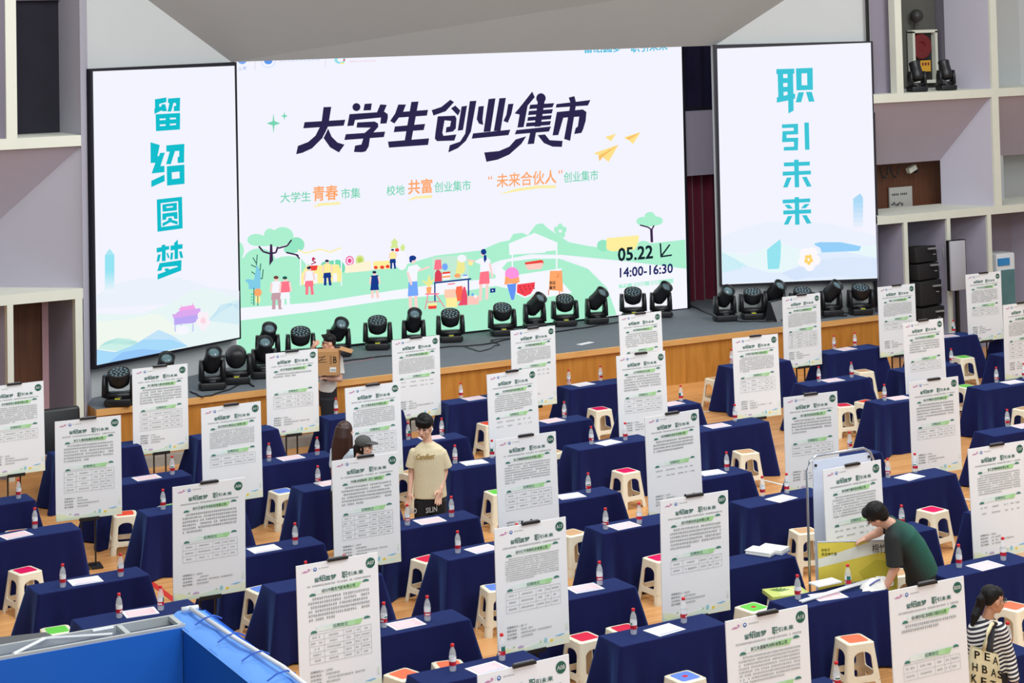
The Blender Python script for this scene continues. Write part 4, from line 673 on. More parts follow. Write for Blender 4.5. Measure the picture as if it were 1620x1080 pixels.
BT = [(272.6, 752), (29.4, 790), (55, 837), (258, 807), (99.4, 930), (191, 913), (188.6, 978.4), (254.4, 966.4), (425.6, 731), (502, 721), (530.6, 656), (503, 768.4), (467, 862.6), (484, 926), (545, 915), (727.6, 631), (768.6, 624), (895.6, 609), (893, 663), (646, 697), (699, 690), (720, 734.4), (778.6, 726), (644.4, 832), (714.4, 819), (724.4, 876), (879, 789), (818, 864), (607.6, 993.6), (676.4, 983), (716.4, 1062.4), (794.4, 1045.6), (945.4, 602.4), (1077.4, 636.4), (1152.6, 575.6), (1163, 667.6), (935.6, 704), (989.4, 697.6), (931, 780.6), (1150, 746), (958.4, 838.4), (1011.6, 829.6), (949, 926.4), (1002.6, 1004.4), (1082, 986.4), (1319.6, 554), (1351, 549), (1295.6, 605.6), (1347.4, 598.6), (1399.6, 635), (1340.6, 712), (1205, 786), (1245, 781.6), (1262.4, 949), (1342, 932), (1500.6, 527.6), (1508.4, 575.6), (1568.4, 605), (1614, 599), (1588.6, 675), (1405, 757), (1445.6, 748), (1456, 634), (1427, 834), (1517.4, 899), (1587.4, 887.6), (1324, 1092), (1595.4, 1027)]
byt = {}
for p in BT:
    a = at_z(p[0], p[1]-2, .752); t = near_table(a); lx = max(-.56, min(.56, a.x-t[0])); ly = max(-.16, min(.16, a.y-t[1])); byt.setdefault(t[2], []).append((t[0]+lx, t[1]+ly, p))
for w, ls in byt.items():
    ls.sort()
    for i, (x, y, p) in enumerate(ls):
        if w == 'nearer table right of board B07' and False: continue
        s = ('only one' if len(ls) == 1 else ('left one', 'right one')[i] if len(ls) == 2 else ('left one', 'middle one', 'right one', 'last one')[i])
        t = thing('water_bottle', (x, y, .7505), 'red-capped water bottle, %s on the %s' % (s, w), 'bottle', 'red-capped water bottles', random.uniform(0, 6.28))
        link(bpy.data.objects.new('bottle_body', BODY), t); link(bpy.data.objects.new('cap', CAPM), t); link(bpy.data.objects.new('label', LABS[random.randrange(3)]), t)
# ================================================================ leaflets in clear sleeves
PAPW = mat('leaflet_white', (238, 236, 238), 0.45, noise=0.02); PAPP = mat('leaflet_pink_print', (238, 200, 206), 0.45, noise=0.03); PAPB = mat('leaflet_blue_print', (170, 186, 220), 0.45, noise=0.03)
LF = [(232, 755), (25, 846), (135, 918), (222, 968), (460, 723.6), (418, 867.6), (521, 763), (750, 629.6), (916, 605.6), (870, 663.6), (675, 689), (750, 731), (680, 823), (763, 867.6), (902, 784), (642, 986.4), (772, 1057), (962, 699.6), (1063, 638), (1135, 673), (1125, 747), (987, 831), (924, 929), (1051, 995.6), (1338, 551.6), (1317, 601), (1236, 788), (1310, 942), (1500, 531), (1602, 604), (1422, 629), (1608, 670), (1439, 754), (1561, 895)]
def leaflet_mesh(v):
    q = MB(); q.box((0, 0, .002), (.33, .24, .004), PAPW); q.face([(-.14, -.10, .0045), (.14, -.10, .0045), (.14, .10, .0045), (-.14, .10, .0045)], PAPP if v < 2 else PAPW)
    for i in range(5): q.face([(-.12, -.08+.035*i, .005), (.10-.03*(i % 2), -.08+.035*i, .005), (.10-.03*(i % 2), -.072+.035*i, .005), (-.12, -.072+.035*i, .005)], PAPW if v < 2 else PAPP)
    q.face([(-.14, -.10, .0052), (.14, -.10, .0052), (.14, -.085, .0052), (-.14, -.085, .0052)], PAPB if v else PAPP); o = q.build('leaflet'); m = o.data; bpy.data.objects.remove(o); return m
LFM = [leaflet_mesh(v) for v in range(3)]
for i, p in enumerate(LF):
    a = at_z(p[0], p[1], .755); t = near_table(a); o = link(bpy.data.objects.new('leaflet', LFM[i % 3])); o.location = (t[0]+max(-.42, min(.42, a.x-t[0])), t[1]+max(-.06, min(.06, a.y-t[1])), .7505); o.rotation_euler = (0, 0, PSI+random.uniform(-.2, .2))
    tag(o, 'pale leaflet in a clear sleeve lying on the %s' % t[2], 'leaflet', 'leaflets on the tables')
# ================================================================ plastic stools
def stool_mesh():
    q = MB(); T, B, H = .147, .200, .46
    def prof(z): return T+(B-T)*((H-z)/H)**1.15
    def sidep(s, z, k, th=0.0):                # s in -1..1 along the side, k = side number
        w = prof(z)-th; c = .035; x = s*w; y = -w
        d = abs(s)*w-(w-c)
        if d > 0: y += (c-math.sqrt(max(0, c*c-d*d)))
        a = k*math.pi/2; return (x*math.cos(a)-y*math.sin(a), x*math.sin(a)+y*math.cos(a), z)
    S = [-1, -.95, -.88, -.78, -.6, -.3, 0, .3, .6, .78, .88, .95, 1]
    def half(z):                               # half width of the opening at height z
        if z < .105: return .64 if z < .085 else .64-.10*((z-.085)/.02)**2
        if .165 <= z <= .386:
            if z < .19: return .46+.14*math.sqrt(max(0, 1-((.19-z)/.025)**2))
            if z > .33: return .60*math.sqrt(max(.08, 1-((z-.33)/.058)**2))
            return .60
        return 0
    rows = [(z, half(z)) for z in (0, .04, .085, .095, .1045)]+[(.105, 0), (.13, 0), (.1645, 0)]+[(z, half(z)) for z in (.165, .170, .178, .19, .23, .28, .33, .345, .358, .368, .377, .383, .3855)]+[(.386, 0), (.41, 0), (.44, 0), (.455, 0), (.46, 0)]
    for k in range(4):
        for sg in (-1, 1):
            P = []
            for z, hw_ in rows: P.append([sidep(sg*(hw_+(1-hw_)*t), z, k) for t in (0, .2, .4, .6, .75, .86, .93, 1)])
            q.grid(P, CREAM)
    ring = [sidep(s, .46, k) for k in range(4) for s in S[:-1]]
    ins = [(x*.9, y*.9, .468) for x, y, z in ring]; n = len(q.v); q.v += ring+ins; m = len(ring); mi = q.mi(CREAM)
    for j in range(m): q.f.append((n+j, n+(j+1) % m, n+m+(j+1) % m, n+m+j)); q.m.append(mi)
    q.f.append(tuple(n+m+j for j in range(m))); q.m.append(mi)
    o = q.build('stool_body'); fix_normals(o); md = o.modifiers.new('s', 'SOLIDIFY'); md.thickness = .013; md.offset = -1; b = o.modifiers.new('b', 'BEVEL'); b.width = .003; b.segments = 2; b.limit_method = 'ANGLE'; bake(o, True); me = o.data; bpy.data.objects.remove(o); return me
STM = stool_mesh()
def patch(m):
    q = MB(); w, h, c, n = .106, .106, .03, 5; P = []
    for sx, sy, a0 in ((1, 1, 0), (-1, 1, 90), (-1, -1, 180), (1, -1, 270)):
        for i in range(n+1): a = math.radians(a0+90*i/n); P.append((sx*(w-c)+c*math.cos(a), sy*(h-c)+c*math.sin(a)))
    q.face([(x, y, .4705) for x, y in P], m); q.grid([[(x, y, .462) for x, y in P], [(x, y, .4705) for x, y in P]], m, True); o = q.build('seat_patch'); me = o.data; bpy.data.objects.remove(o); return me
PC = {k: patch(mat('seat_'+k, c, 0.4, noise=0.04)) for k, c in (('red', (222, 40, 72)), ('magenta', (226, 24, 92)), ('orange', (244, 122, 84)), ('vermilion', (244, 84, 52)), ('green', (112, 212, 80)), ('blue', (104, 138, 222)), ('tan', (216, 172, 128)))}
q = MB(); q.lathe([(.028, .4706), (.024, .473), (0, .473)], mat('seat_dot_red', (206, 30, 48), 0.4), 16); o = q.build('seat_dot'); DOT = o.data; bpy.data.objects.remove(o)
ST = [(195, 810, 'vermilion'), (39, 901, 'magenta'), (90, 996, 'green'), (442, 773.6, 'blue'), (266, 797, 'green'), (24, 837.6, 'orange'), (499, 762.6, 'red'), (405, 924, 'blue'), (462, 912, 'green'), (668, 879, 'red'), (776, 772, 'green'), (763, 665, 'vermilion'), (718, 727, 'orange'), (643, 742, 'tan'), (873, 714, 'tan'), (916, 699, 'green'), (893, 837, 'tan'), (722, 867, 'red'), (774, 922, 'blue'), (632, 1061, 'orange'), (698, 1043, 'orange'), (907, 998, 'red'), (970, 985, 'red'), (1030, 876, 'magenta'), (1075, 1065, 'blue'), (982, 741, 'magenta'), (938, 642.6, 'magenta'), (942, 827, 'tan'), (1171, 711, 'tan'), (1166, 790, 'blue'), (1268, 837, 'tan'), (1225, 934, 'tan'), (1192, 960, 'green'), (1342, 1006, 'orange'), (1461, 801, 'magenta'), (1422, 905, 'tan'), (1602, 958, 'orange'), (1364, 586, 'tan'), (1364, 633, 'vermilion'), (1332, 640, 'red'), (1518, 563, 'green'), (1527, 610, 'green'), (1622, 646, 'tan'), (1616, 876, 'tan'), (1140, 600, 'tan'), (1396, 652, 'tan')]
CN = {'tan': 'tan', 'vermilion': 'orange-red', 'magenta': 'pinkish-red'}
used = {}; SP = []
for x, y, c in ST:
    a = at_z(x, y, .468); SP.append([a.x, a.y, c, x, y])
# keep stools clear of the tables they stand behind or in front of
for s in SP:
    for tx_, ty, w in TABLES:
        if abs(s[0]-tx_) < .80 and abs(s[1]-ty) < .485: s[1] = ty+math.copysign(.49, s[1]-ty)
for i, (x, y, c, px, py) in enumerate(SP):
    n = near_table((x, y)); pos = 'behind' if y > n[1]+.15 else 'in front of' if y < n[1]-.15 else 'beside'
    l = 'cream stool with %s seat, %s the %s' % (CN.get(c, c), pos, n[2])
    if l in used: used[l] += 1; l = l.replace('cream stool', 'second cream stool')
    else: used[l] = 1
    if (px, py) == (1225, 934): l = 'cream plastic stool with a green box on its seat, near board B17'
    t = thing('plastic_stool', (x, y, 0), l, 'stool', 'cream plastic stools', random.uniform(-.25, .25)+PSI)
    link(bpy.data.objects.new('stool_body', STM), t); link(bpy.data.objects.new('seat_patch', PC[c]), t)
    if (px, py) in ((1075, 1065), (1192, 960)): link(bpy.data.objects.new('seat_dot', DOT), t)
    if (px, py) == (1225, 934): GBX = V((x, y, .474))
# ================================================================ stage lights
LENS = mat('light_lens', (96, 120, 126), 0.08, noise=0.3, scale=40); LENSD = mat('lens_dark', (40, 44, 50), 0.12, noise=0.2); YST = mat('yellow_sticker', (222, 224, 40), 0.5); LBK = mat('light_black_body', (26, 26, 29), 0.42, noise=0.15, scale=10)
def light_base(t):
    q = MB(); q.box((0, 0, .065), (.38, .34, .11), LBK); bevel(q.build('light_base', t), .02, 3)
    q = MB()
    for sx in (-1, 1): q.box((sx*.19, 0, .05), (.05, .16, .06), LBK); q.box((sx*.14, -.11, .008), (.06, .06, .016), LBK); q.box((sx*.14, .11, .008), (.06, .06, .016), LBK)
    q.box((.0, -.152, .07), (.12, .01, .05), LENSD); q.build('base_trim', t)
def yoke(t, w, h, z0):
    q = MB(); q.lathe([(.10, z0-.02), (.12, z0), (.11, z0+.03), (0, z0+.03)], LBK, 16)
    q.box((0, 0, z0+.04), (2*w, .2, .07), LBK)
    for sx in (-1, 1): q.loft([((sx*w, 0, z0+.02), .05, .12), ((sx*w, 0, z0+h*.6), .045, .115), ((sx*w, 0, z0+h), .036, .085)], (1, 0, 0), LBK, 12)
    q.build('yoke', t, True)
def wash_light(tilt):
    t = thing('wash_light', (0, 0, 0), 'x', 'stage light', 'LED wash lights on the stage'); light_base(t); yoke(t, .21, .33, .12)
    h = MB(); T = Matrix.Translation((0, 0, .40)) @ Matrix.Rotation(math.radians(tilt), 4, 'X')
    h.lathe([(0, -.12), (.10, -.12), (.15, -.08), (.165, .0), (.17, .10), (.165, .115), (.15, .115), (.148, .10), (0, .10)], LBK, 28, T); hd = h.build('lamp_head', t, True)
    q = MB()
    for r, k in ((0, 1), (.06, 6), (.118, 12)):
        for i in range(k): a = 2*math.pi*i/k+r*3; q.lathe([(.021, .101), (.023, .112), (.010, .118), (0, .119)], LENS, 8, T @ Matrix.Translation((r*math.cos(a), r*math.sin(a), 0)))
    q.build('led_lens', hd, True); hd.children[0]['kind'] = 'stuff'
    q = MB(); q.box((0, -.155, .115), (.08, .006, .035), YST); q.build('warning_sticker', t); return t
def beam_light(tilt, roll):
    t = thing('beam_light', (0, 0, 0), 'x', 'stage light', 'beam moving heads on the stage'); light_base(t); yoke(t, .165, .33, .12)
    h = MB(); T = Matrix.Translation((0, 0, .42)) @ Matrix.Rotation(math.radians(roll), 4, 'Y') @ Matrix.Rotation(math.radians(tilt), 4, 'X')
    h.lathe([(0, -.18), (.09, -.175), (.13, -.13), (.14, -.02), (.128, .05), (.122, .16), (.128, .22), (.128, .24), (.108, .24), (.106, .20), (0, .20)], LBK, 24, T); hd = h.build('lamp_head', t, True)
    q = MB(); q.lathe([(.105, .202), (.06, .222), (0, .230)], LENS, 20, T); q.build('lens', hd, True)
    q = MB(); q.box((0, -.155, .115), (.07, .006, .03), LENSD); q.build('control_panel', t); return t
WA, WB, WC = wash_light(18), wash_light(24), wash_light(-72); BA, BB, BC = beam_light(32, 32), beam_light(38, 8), beam_light(44, 14); BD = beam_light(-24, 0); BD['group'] = 'moving heads on the shelf'
LT = [('w', WA, (189, 644)), ('b', BB, (262, 628)), ('b', BB, (336, 618)), ('w', WC, (374, 609)), ('b', BB, (424, 576)), ('b', BB, (418, 600)), ('w', WB, (476, 574)), ('b', BC, (536, 566)), ('w', WB, (598, 555)), ('b', BB, (655, 551)), ('w', WB, (713, 543)), ('w', WB, (795, 533)), ('b', BA, (846, 523)), ('w', WB, (894, 518)), ('b', BA, (944, 514)), ('w', WB, (1002, 506)), ('b', BA, (1046, 504)),
      ('b', BC, (1147, 510)), ('w', WA, (1191, 507)), ('b', BA, (1226, 502)), ('w', WA, (1270, 505)), ('b', BA, (1315, 502)), ('w', WA, (1362, 500))]
ORD = ['first', 'second', 'third', 'fourth', 'fifth', 'sixth', 'seventh', 'eighth', 'ninth', 'tenth', 'eleventh', 'twelfth']
cnt = {'w': 0, 'b': 0}; done = set()
for k, src, p in LT:
    a = at_z(p[0], p[1]-3, SZ); rz = YAW*.75+random.uniform(-.12, .12)
    l = ('short round LED wash light, %s wash light from the left along the stage' if k == 'w' else 'tall black beam moving head, %s beam head from the left along the stage') % ORD[cnt[k]]; cnt[k] += 1
    if src.name not in done: done.add(src.name); src.location = (a.x, a.y, SZ); src.rotation_euler = (0, 0, rz); src['label'] = l
    else: dup(src, (a.x, a.y, SZ), rz, l)
for i, p in enumerate(((1451, 145), (1497, 141))):
    a = at_z(p[0], p[1], 4.97); a.y = 28.78; a = V((at_y(p[0], p[1], 28.78).x, 28.78, 4.972)); l = '%s of two black moving heads standing on the upper right shelf' % ('left', 'right')[i]; done.add(BD.name); BD.scale = (.86,)*3; o = BD if i == 0 else dup(BD); o.location = a; o.rotation_euler = (0, 0, YAW*.5); o['label'] = l
for b in (WA, WB, WC, BA, BB, BC):
    if b.name not in done: print('unused', b.name)
t = thing('stage_monitor', at_z(1229, 506, SZ), 'grey wedge stage monitor standing at the stage edge beside board D01', 'stage monitor', None, YAW+.9); q = MB(); MG = mat('monitor_grey', (138, 140, 142), 0.6, noise=0.1)
q.face([(-.2, -.13, 0), (.2, -.13, 0), (.2, .0, .34), (-.2, 0, .34)], MG); q.face([(-.2, .12, 0), (.2, .12, 0), (.2, .06, .36), (-.2, .06, .36)], LBK); q.face([(-.2, -.13, 0), (-.2, .12, 0), (-.2, .06, .36), (-.2, 0, .34)], LBK); q.face([(.2, -.13, 0), (.2, .12, 0), (.2, .06, .36), (.2, 0, .34)], LBK); q.face([(-.2, 0, .34), (.2, 0, .34), (.2, .06, .36), (-.2, .06, .36)], LBK); q.build('cabinet', t)
def cable(name, label, pts, r=.012):
    P = [at_z(x, y, SZ+.014) for x, y in pts]; S = []
    for a, b in zip(P, P[1:]): S += [a.lerp(b, i/6)+V((.012*math.sin(i*2.1+a.x*7), .03*math.sin(i*1.3+a.x*5), 0)) for i in range(6)]
    q = MB(); q.tube(S+[P[-1]], r, BLACKP, 6); tag(q.build(name, smooth=True), label, 'cable')
cable('power_cable', 'black power cable snaking along the foot of the main screen behind the lights', [(395, 590), (470, 580), (560, 568), (640, 560), (700, 549), (760, 545), (830, 532), (900, 522), (960, 512), (1030, 504)])
cable('signal_cable', 'thin black cable looping across the stage floor near the fifth wash light', [(735, 548), (760, 556), (790, 545), (775, 538), (820, 533)], .008)
cable('extension_cable', 'black cable running along the foot of the wall under the right screen', [(1090, 482), (1130, 500), (1170, 508), (1215, 508), (1290, 503), (1340, 499)])
cable('dark_cable', 'black cable on the stage floor left of the first beam heads', [(300, 618), (320, 628), (345, 622), (390, 604), (402, 611)])
o = None
q = MB(); a = at_z(926, 543, SZ+.003); q.box((0, 0, 0), (.34, .12, .004), PAPW); o = q.build('paper_scrap'); o.location = a; o.rotation_euler = (0, 0, .3); tag(o, 'small white scrap of paper lying on the grey stage floor', 'paper')
q = MB(); TAPE = mat('pink_tape', (196, 128, 132), 0.6, noise=0.1)
P = [at_z(x, y, SZ+.003) for x, y in ((543, 576), (556, 573), (570, 571), (584, 568), (592, 566))]
for a, b in zip(P, P[1:]): d = (b-a).normalized(); n = V((-d.y, d.x, 0))*.014; q.face([a-n, a+n, b+n, b-n], TAPE)
tag(q.build('floor_tape'), 'faded pink tape mark on the stage floor behind the carton', 'tape')
# ================================================================ blue booth wall (lower left, nearest the camera)
ZB = 2.4; BLUE = mat('booth_blue_panel', (8, 98, 200), 0.5, noise=0.03, scale=2); BLUL = mat('booth_blue_cloth', (92, 154, 236), 0.6, noise=0.06, scale=6, bump=0.2); ALU = mat('booth_aluminium', (196, 200, 198), 0.4, 0.3, noise=0.12, scale=6); WTB = mat('white_pipe', (232, 234, 236), 0.35, noise=0.03)
t = thing('exhibition_booth', (4.53, 13.23, 0), 'bright blue exhibition booth wall in the lower left corner with an open metal top', 'booth'); X0, Y0 = 4.53, 13.23
def lb(*a): return V((a[0]-X0, a[1]-Y0, a[2]))
q = MB(); q.box(lb(2.53, 13.23, 1.19), (4.0, .012, 2.38), BLUE); q.build('back_panel', t)
q = MB(); q.box(lb(4.54, 11.0, 1.19), (.012, 4.45, 2.38), BLUE); q.build('side_panel', t)
q = MB()
for y in (13.245, 13.485): q.box(lb(2.53, y, 2.37), (4.05, .025, .06), ALU)
for x in (.7, 2.2, 3.15, 4.15, 4.53): q.box(lb(x, 13.365, 2.385), (.035, .24, .03), ALU)
for a, b in (((3.35, 13.25), (3.62, 13.46)), ((3.95, 13.44), (4.1, 13.44))): q.tube([lb(a[0], a[1], 2.40), lb(b[0], b[1], 2.40)], .012, WTB, 6)
q.tube([lb(3.60, 13.47, 2.40), lb(4.05, 13.30, 2.40)], .010, WTB, 6)
q.box(lb(2.53, 13.365, 2.18), (4.0, .23, .01), ALU); q.box(lb(2.53, 13.49, 1.19), (4.0, .012, 2.38), ALU); q.build('top_frame', t)
q = MB(); n = 24; q.grid([[lb(4.52+.28*i/4, 13.50-2.3*2*j/n, 2.405+.012*math.sin(j*1.9+i)*(0 < i < 4)-.03*(i in (0, 4))) for j in range(n+1)] for i in range(5)], BLUL); q.face([lb(4.80, 13.5, 0), lb(4.80, 8.9, 0), lb(4.80, 8.9, 2.39), lb(4.80, 13.5, 2.39)], BLUL); q.face([lb(4.53, 13.5, 0), lb(4.80, 13.5, 0), lb(4.80, 13.5, 2.39), lb(4.53, 13.5, 2.39)], BLUL); q.build('cloth_cover', t, True)
q = MB(); q.tube([lb(4.66, 13.45, 2.44), lb(4.69, 12.6, 2.445), lb(4.75, 11.9, 2.44), lb(4.70, 9.5, 2.44)], .017, WTB, 10); q.tube([lb(4.60, 13.44, 2.44), lb(4.72, 13.43, 2.44)], .018, WTB, 8)
pp = q.build('tied_pipe', t, True)
for i in range(7): q = MB(); y = 13.1-.45*i; q.tube([lb(4.58, y, 2.425), lb(4.65, y, 2.46), lb(4.72, y+.01, 2.465), lb(4.79, y+.04, 2.425)], .006, mat('blue_tie', (40, 92, 190), 0.5), 5); q.build('cord_tie', t)
t = thing('equipment_case', at_z(40, 1012, 2.05), 'dark grey sloping panel with a black rim peeping over the booth at far left', 'panel', None, .2); q = MB(); q.box((0, 0, -.02), (.5, .34, .03), mat('case_grey', (84, 86, 88), 0.5, noise=0.1), Matrix.Rotation(.12, 3, 'Y')); q.build('panel', t); q = MB(); q.box((0, -.18, -.03), (.54, .025, .05), BLACK, Matrix.Rotation(.12, 3, 'Y')); q.box((-.27, 0, -.02), (.025, .36, .05), BLACK); q.build('rim', t); q = MB(); q.tube([(0, 0, -.05), (0, 0, -2.03)], .03, BLACK); q.box((0, 0, -2.035), (.4, .4, .03), BLACK); q.build('stand', t)
# ================================================================ glass board, banner, goods on the table right of B07
t = thing('whiteboard', (13.08, 16.72, 0), 'tall pale whiteboard with a rounded silver frame directly behind board B17', 'whiteboard'); q = MB(); ST_ = mat('silver_tube', (190, 196, 204), 0.25, 0.7, noise=0.03)
xl, xr, zt = -.43, .47, 1.86; q.tube([(xl, 0, .02), (xl, 0, zt-.14), (xl+.04, 0, zt-.05), (xl+.13, 0, zt), (xr-.13, 0, zt), (xr-.04, 0, zt-.05), (xr, 0, zt-.14), (xr, 0, .02)], .014, ST_, 10)
for x in (xl, xr): q.tube([(x, -.22, .03), (x, .22, .03)], .016, ST_, 8)
q.build('tube_frame', t, True); q = MB(); q.box((.05, .012, 1.03), (.78, .012, 1.55), mat('pale_blue_board', (214, 222, 238), 0.2, noise=0.02)); q.build('board_panel', t)
q = MB()
for x in (-.31, .41): q.lathe([(.014, -.01), (.014, .01), (0, .012)], BLACK, 10, Matrix.Translation((x, 0, 1.76)) @ Matrix.Rotation(math.radians(90), 4, 'X'))
q.build('screw_cap', t)
BNC = at_d(1343, 888, depth((12.74, 16.14, .85))); t = thing('shop_banner', (BNC.x, BNC.y, 0), 'yellow fabric banner with a pale diagonal band held upright by the green shirted person', 'banner', None, YAW+.02); q = MB(); YB = mat('banner_yellow', (226, 206, 76), 0.55, noise=0.06, scale=4, bump=0.05); PB = mat('banner_pale', (230, 230, 216), 0.55, noise=0.02); OLV = mat('banner_olive', (202, 190, 58), 0.55, noise=0.05)
def bp(x, z, k=0): return (x, -.004-.0006*k+.010*math.sin(x*6), z)
w0, w1, z0 = -.322, .50, BNC.z-.42; z1 = at_d(1343, 857, depth(BNC)).z; hh = z1-(BNC.z-.30)
q.grid([[bp(w0+(w1-w0)*i/24, z) for i in range(25)] for z in (z0, (z0+z1)/2, z1)], YB)
for i in range(16):
    xa, xb = w0+.80*i/16, w0+.80*(i+1)/16; f = lambda x: z1-hh*(.50-.28*(x-w0)/.7); g = lambda x: min(z1-.004, z1-hh*(.33-.40*(x-w0)/.7))
    q.face([bp(xa, f(xa), 1), bp(xb, f(xb), 1), bp(xb, g(xb), 1), bp(xa, g(xa), 1)], PB)
q.face([bp(.10, z1-hh*.62, 2), bp(.28, z1-hh*.38, 2), bp(.48, z1-hh*.45, 2), bp(.48, z1-hh*.95, 2), bp(.2, z1-hh*.95, 2)], OLV)
for s, u0, u1, v0, v1 in (('好袜子', -.285, -.195, .115, .18), ('就选棉竹屋', -.285, -.125, .20, .265), ('棉竹屋', .245, .47, .06, .25)): write(q, s, lambda x, y: bp(u0+(u1-u0)*x, z1-hh*v1+hh*(v1-v0)*y, 4), mat('banner_dark_ink', (66, 66, 40), 0.7), .006)
q.build('banner_cloth', t, True); q = MB(); q.tube([(w0, 0, z1+.004), (w1, 0, z1+.004)], .009, ST_, 8); q.build('top_rail', t); q = MB(); q.tube([(w0, 0, z0), (w1, 0, z0)], .012, ST_, 8); q.bar((.25, .02, .01), (.25, .02, z1), .016, .012, ST_); q.box((.25, .02, .012), (.24, .16, .02), ST_); q.build('base_stand', t)
def slab(name, px, z, d, m, label, cat, rz=0.0, grp=None, z0=.7505, pages=None):
    a = at_z(px[0], px[1], z0+d[2]/2); q = MB(); q.box((0, 0, d[2]/2), d, m); o = q.build(name); fix_normals(o); o.location = (a.x, a.y, z0); o.rotation_euler = (0, 0, rz+PSI); return tag(o, label, cat, grp)
CARD = mat('white_card', (236, 236, 232), 0.5, noise=0.02); 
for i, (p, h, l) in enumerate((((1205, 872), .045, 'left stack of white booklets on the farther table right of board B07'), ((1224, 869), .05, 'right stack of white booklets on the farther table right of board B07'))):
    a = at_z(p[0], p[1], .775); t = thing('booklet_stack', (a.x, a.y, .7505), l, 'booklets', 'white booklet stacks', .5); q = MB(); n = 6; 
    for k in range(n):
        q = MB(); q.box((random.uniform(-.006, .006), random.uniform(-.006, .006), h*(k+.5)/n), (.21, .29, h/n*.92), CARD if k else mat('blue_cover', (70, 90, 180), 0.5, noise=0.05)); q.build('booklet', t)
t = thing('gift_box', GBX, 'flat lime green box with leaf print lying on a stool near board B17', 'box', None, -.25); q = MB(); LG_ = mat('lime_box', (206, 216, 120), 0.5, noise=0.05); q.box((0, 0, .02), (.42, .30, .04), LG_); bx = q.build('box_body', t); q = MB(); LFG = mat('leaf_print', (96, 134, 60), 0.6, noise=0.1)
q.face([(-.1, -.12, .0405), (.16, -.13, .0405), (.18, .10, .0405), (-.06, .12, .0405)], mat('lime_pale', (226, 230, 160), 0.5, noise=0.04))
for i in range(6): a = .5+.35*i; q.face([(-.06, 0, .041+.0002*i), (-.06+.10*math.cos(a-.15), .10*math.sin(a-.15), .041+.0002*i), (-.06+.15*math.cos(a), .14*math.sin(a), .041+.0002*i), (-.06+.1*math.cos(a+.15), .1*math.sin(a+.15), .041+.0002*i)], LFG)
q.build('leaf_picture', bx)
for k in range(5): slab('brochure', (1306+random.uniform(-2, 2), 921), 0, (.30, .16, .014), CARD if k % 2 == 0 else mat('pale_green_card', (214, 226, 204), 0.5, noise=0.04), 'white brochure, %s in the pile in front of the yellow banner' % ('lowest', 'second from bottom', 'middle one', 'second from top', 'topmost')[k], 'brochure', random.uniform(-.04, .04), 'brochures before the banner', .7505+.0142*k)
a = at_z(1268, 948, .79); b = at_z(1385, 916, .80); a.z = .765; b.z = .80; q = MB(); q.tube([a, b], .012, WTB, 8); q.tube([a+V((.0, .035, .0)), b+V((0, .035, 0))], .011, WTB, 8); tag(q.build('display_pole', smooth=True), 'pair of white banner poles lying across the table right of board B07', 'pole')
t = thing('cloth_bag', at_z(1388, 927, .7505), 'crumpled white cloth bag on the table beneath the bending person', 'bag', None, .25); q = MB(); n = 18; WC_ = mat('white_bag_cloth', (232, 230, 224), 0.8, noise=0.05, scale=20, bump=0.3)
q.grid([[(.23*r*math.cos(6.283*j/n)*(1+.12*math.sin(3*j)), .12*r*math.sin(6.283*j/n)*(1+.10*math.cos(2*j)), .075*(1-r**3)+.012*math.sin(j*2.2+r*5)*(r < 1)+.002) for j in range(n)] for r in (1, .95, .8, .6, .4, .2, .02)], WC_, True); q.build('bag_body', t, True)
q = MB(); q.tube([(-.17, -.03, .05), (-.10, -.06, .085), (-.02, -.05, .08)], .008, mat('bag_blue_strap', (90, 100, 170), 0.6), 6); q.build('strap', t)
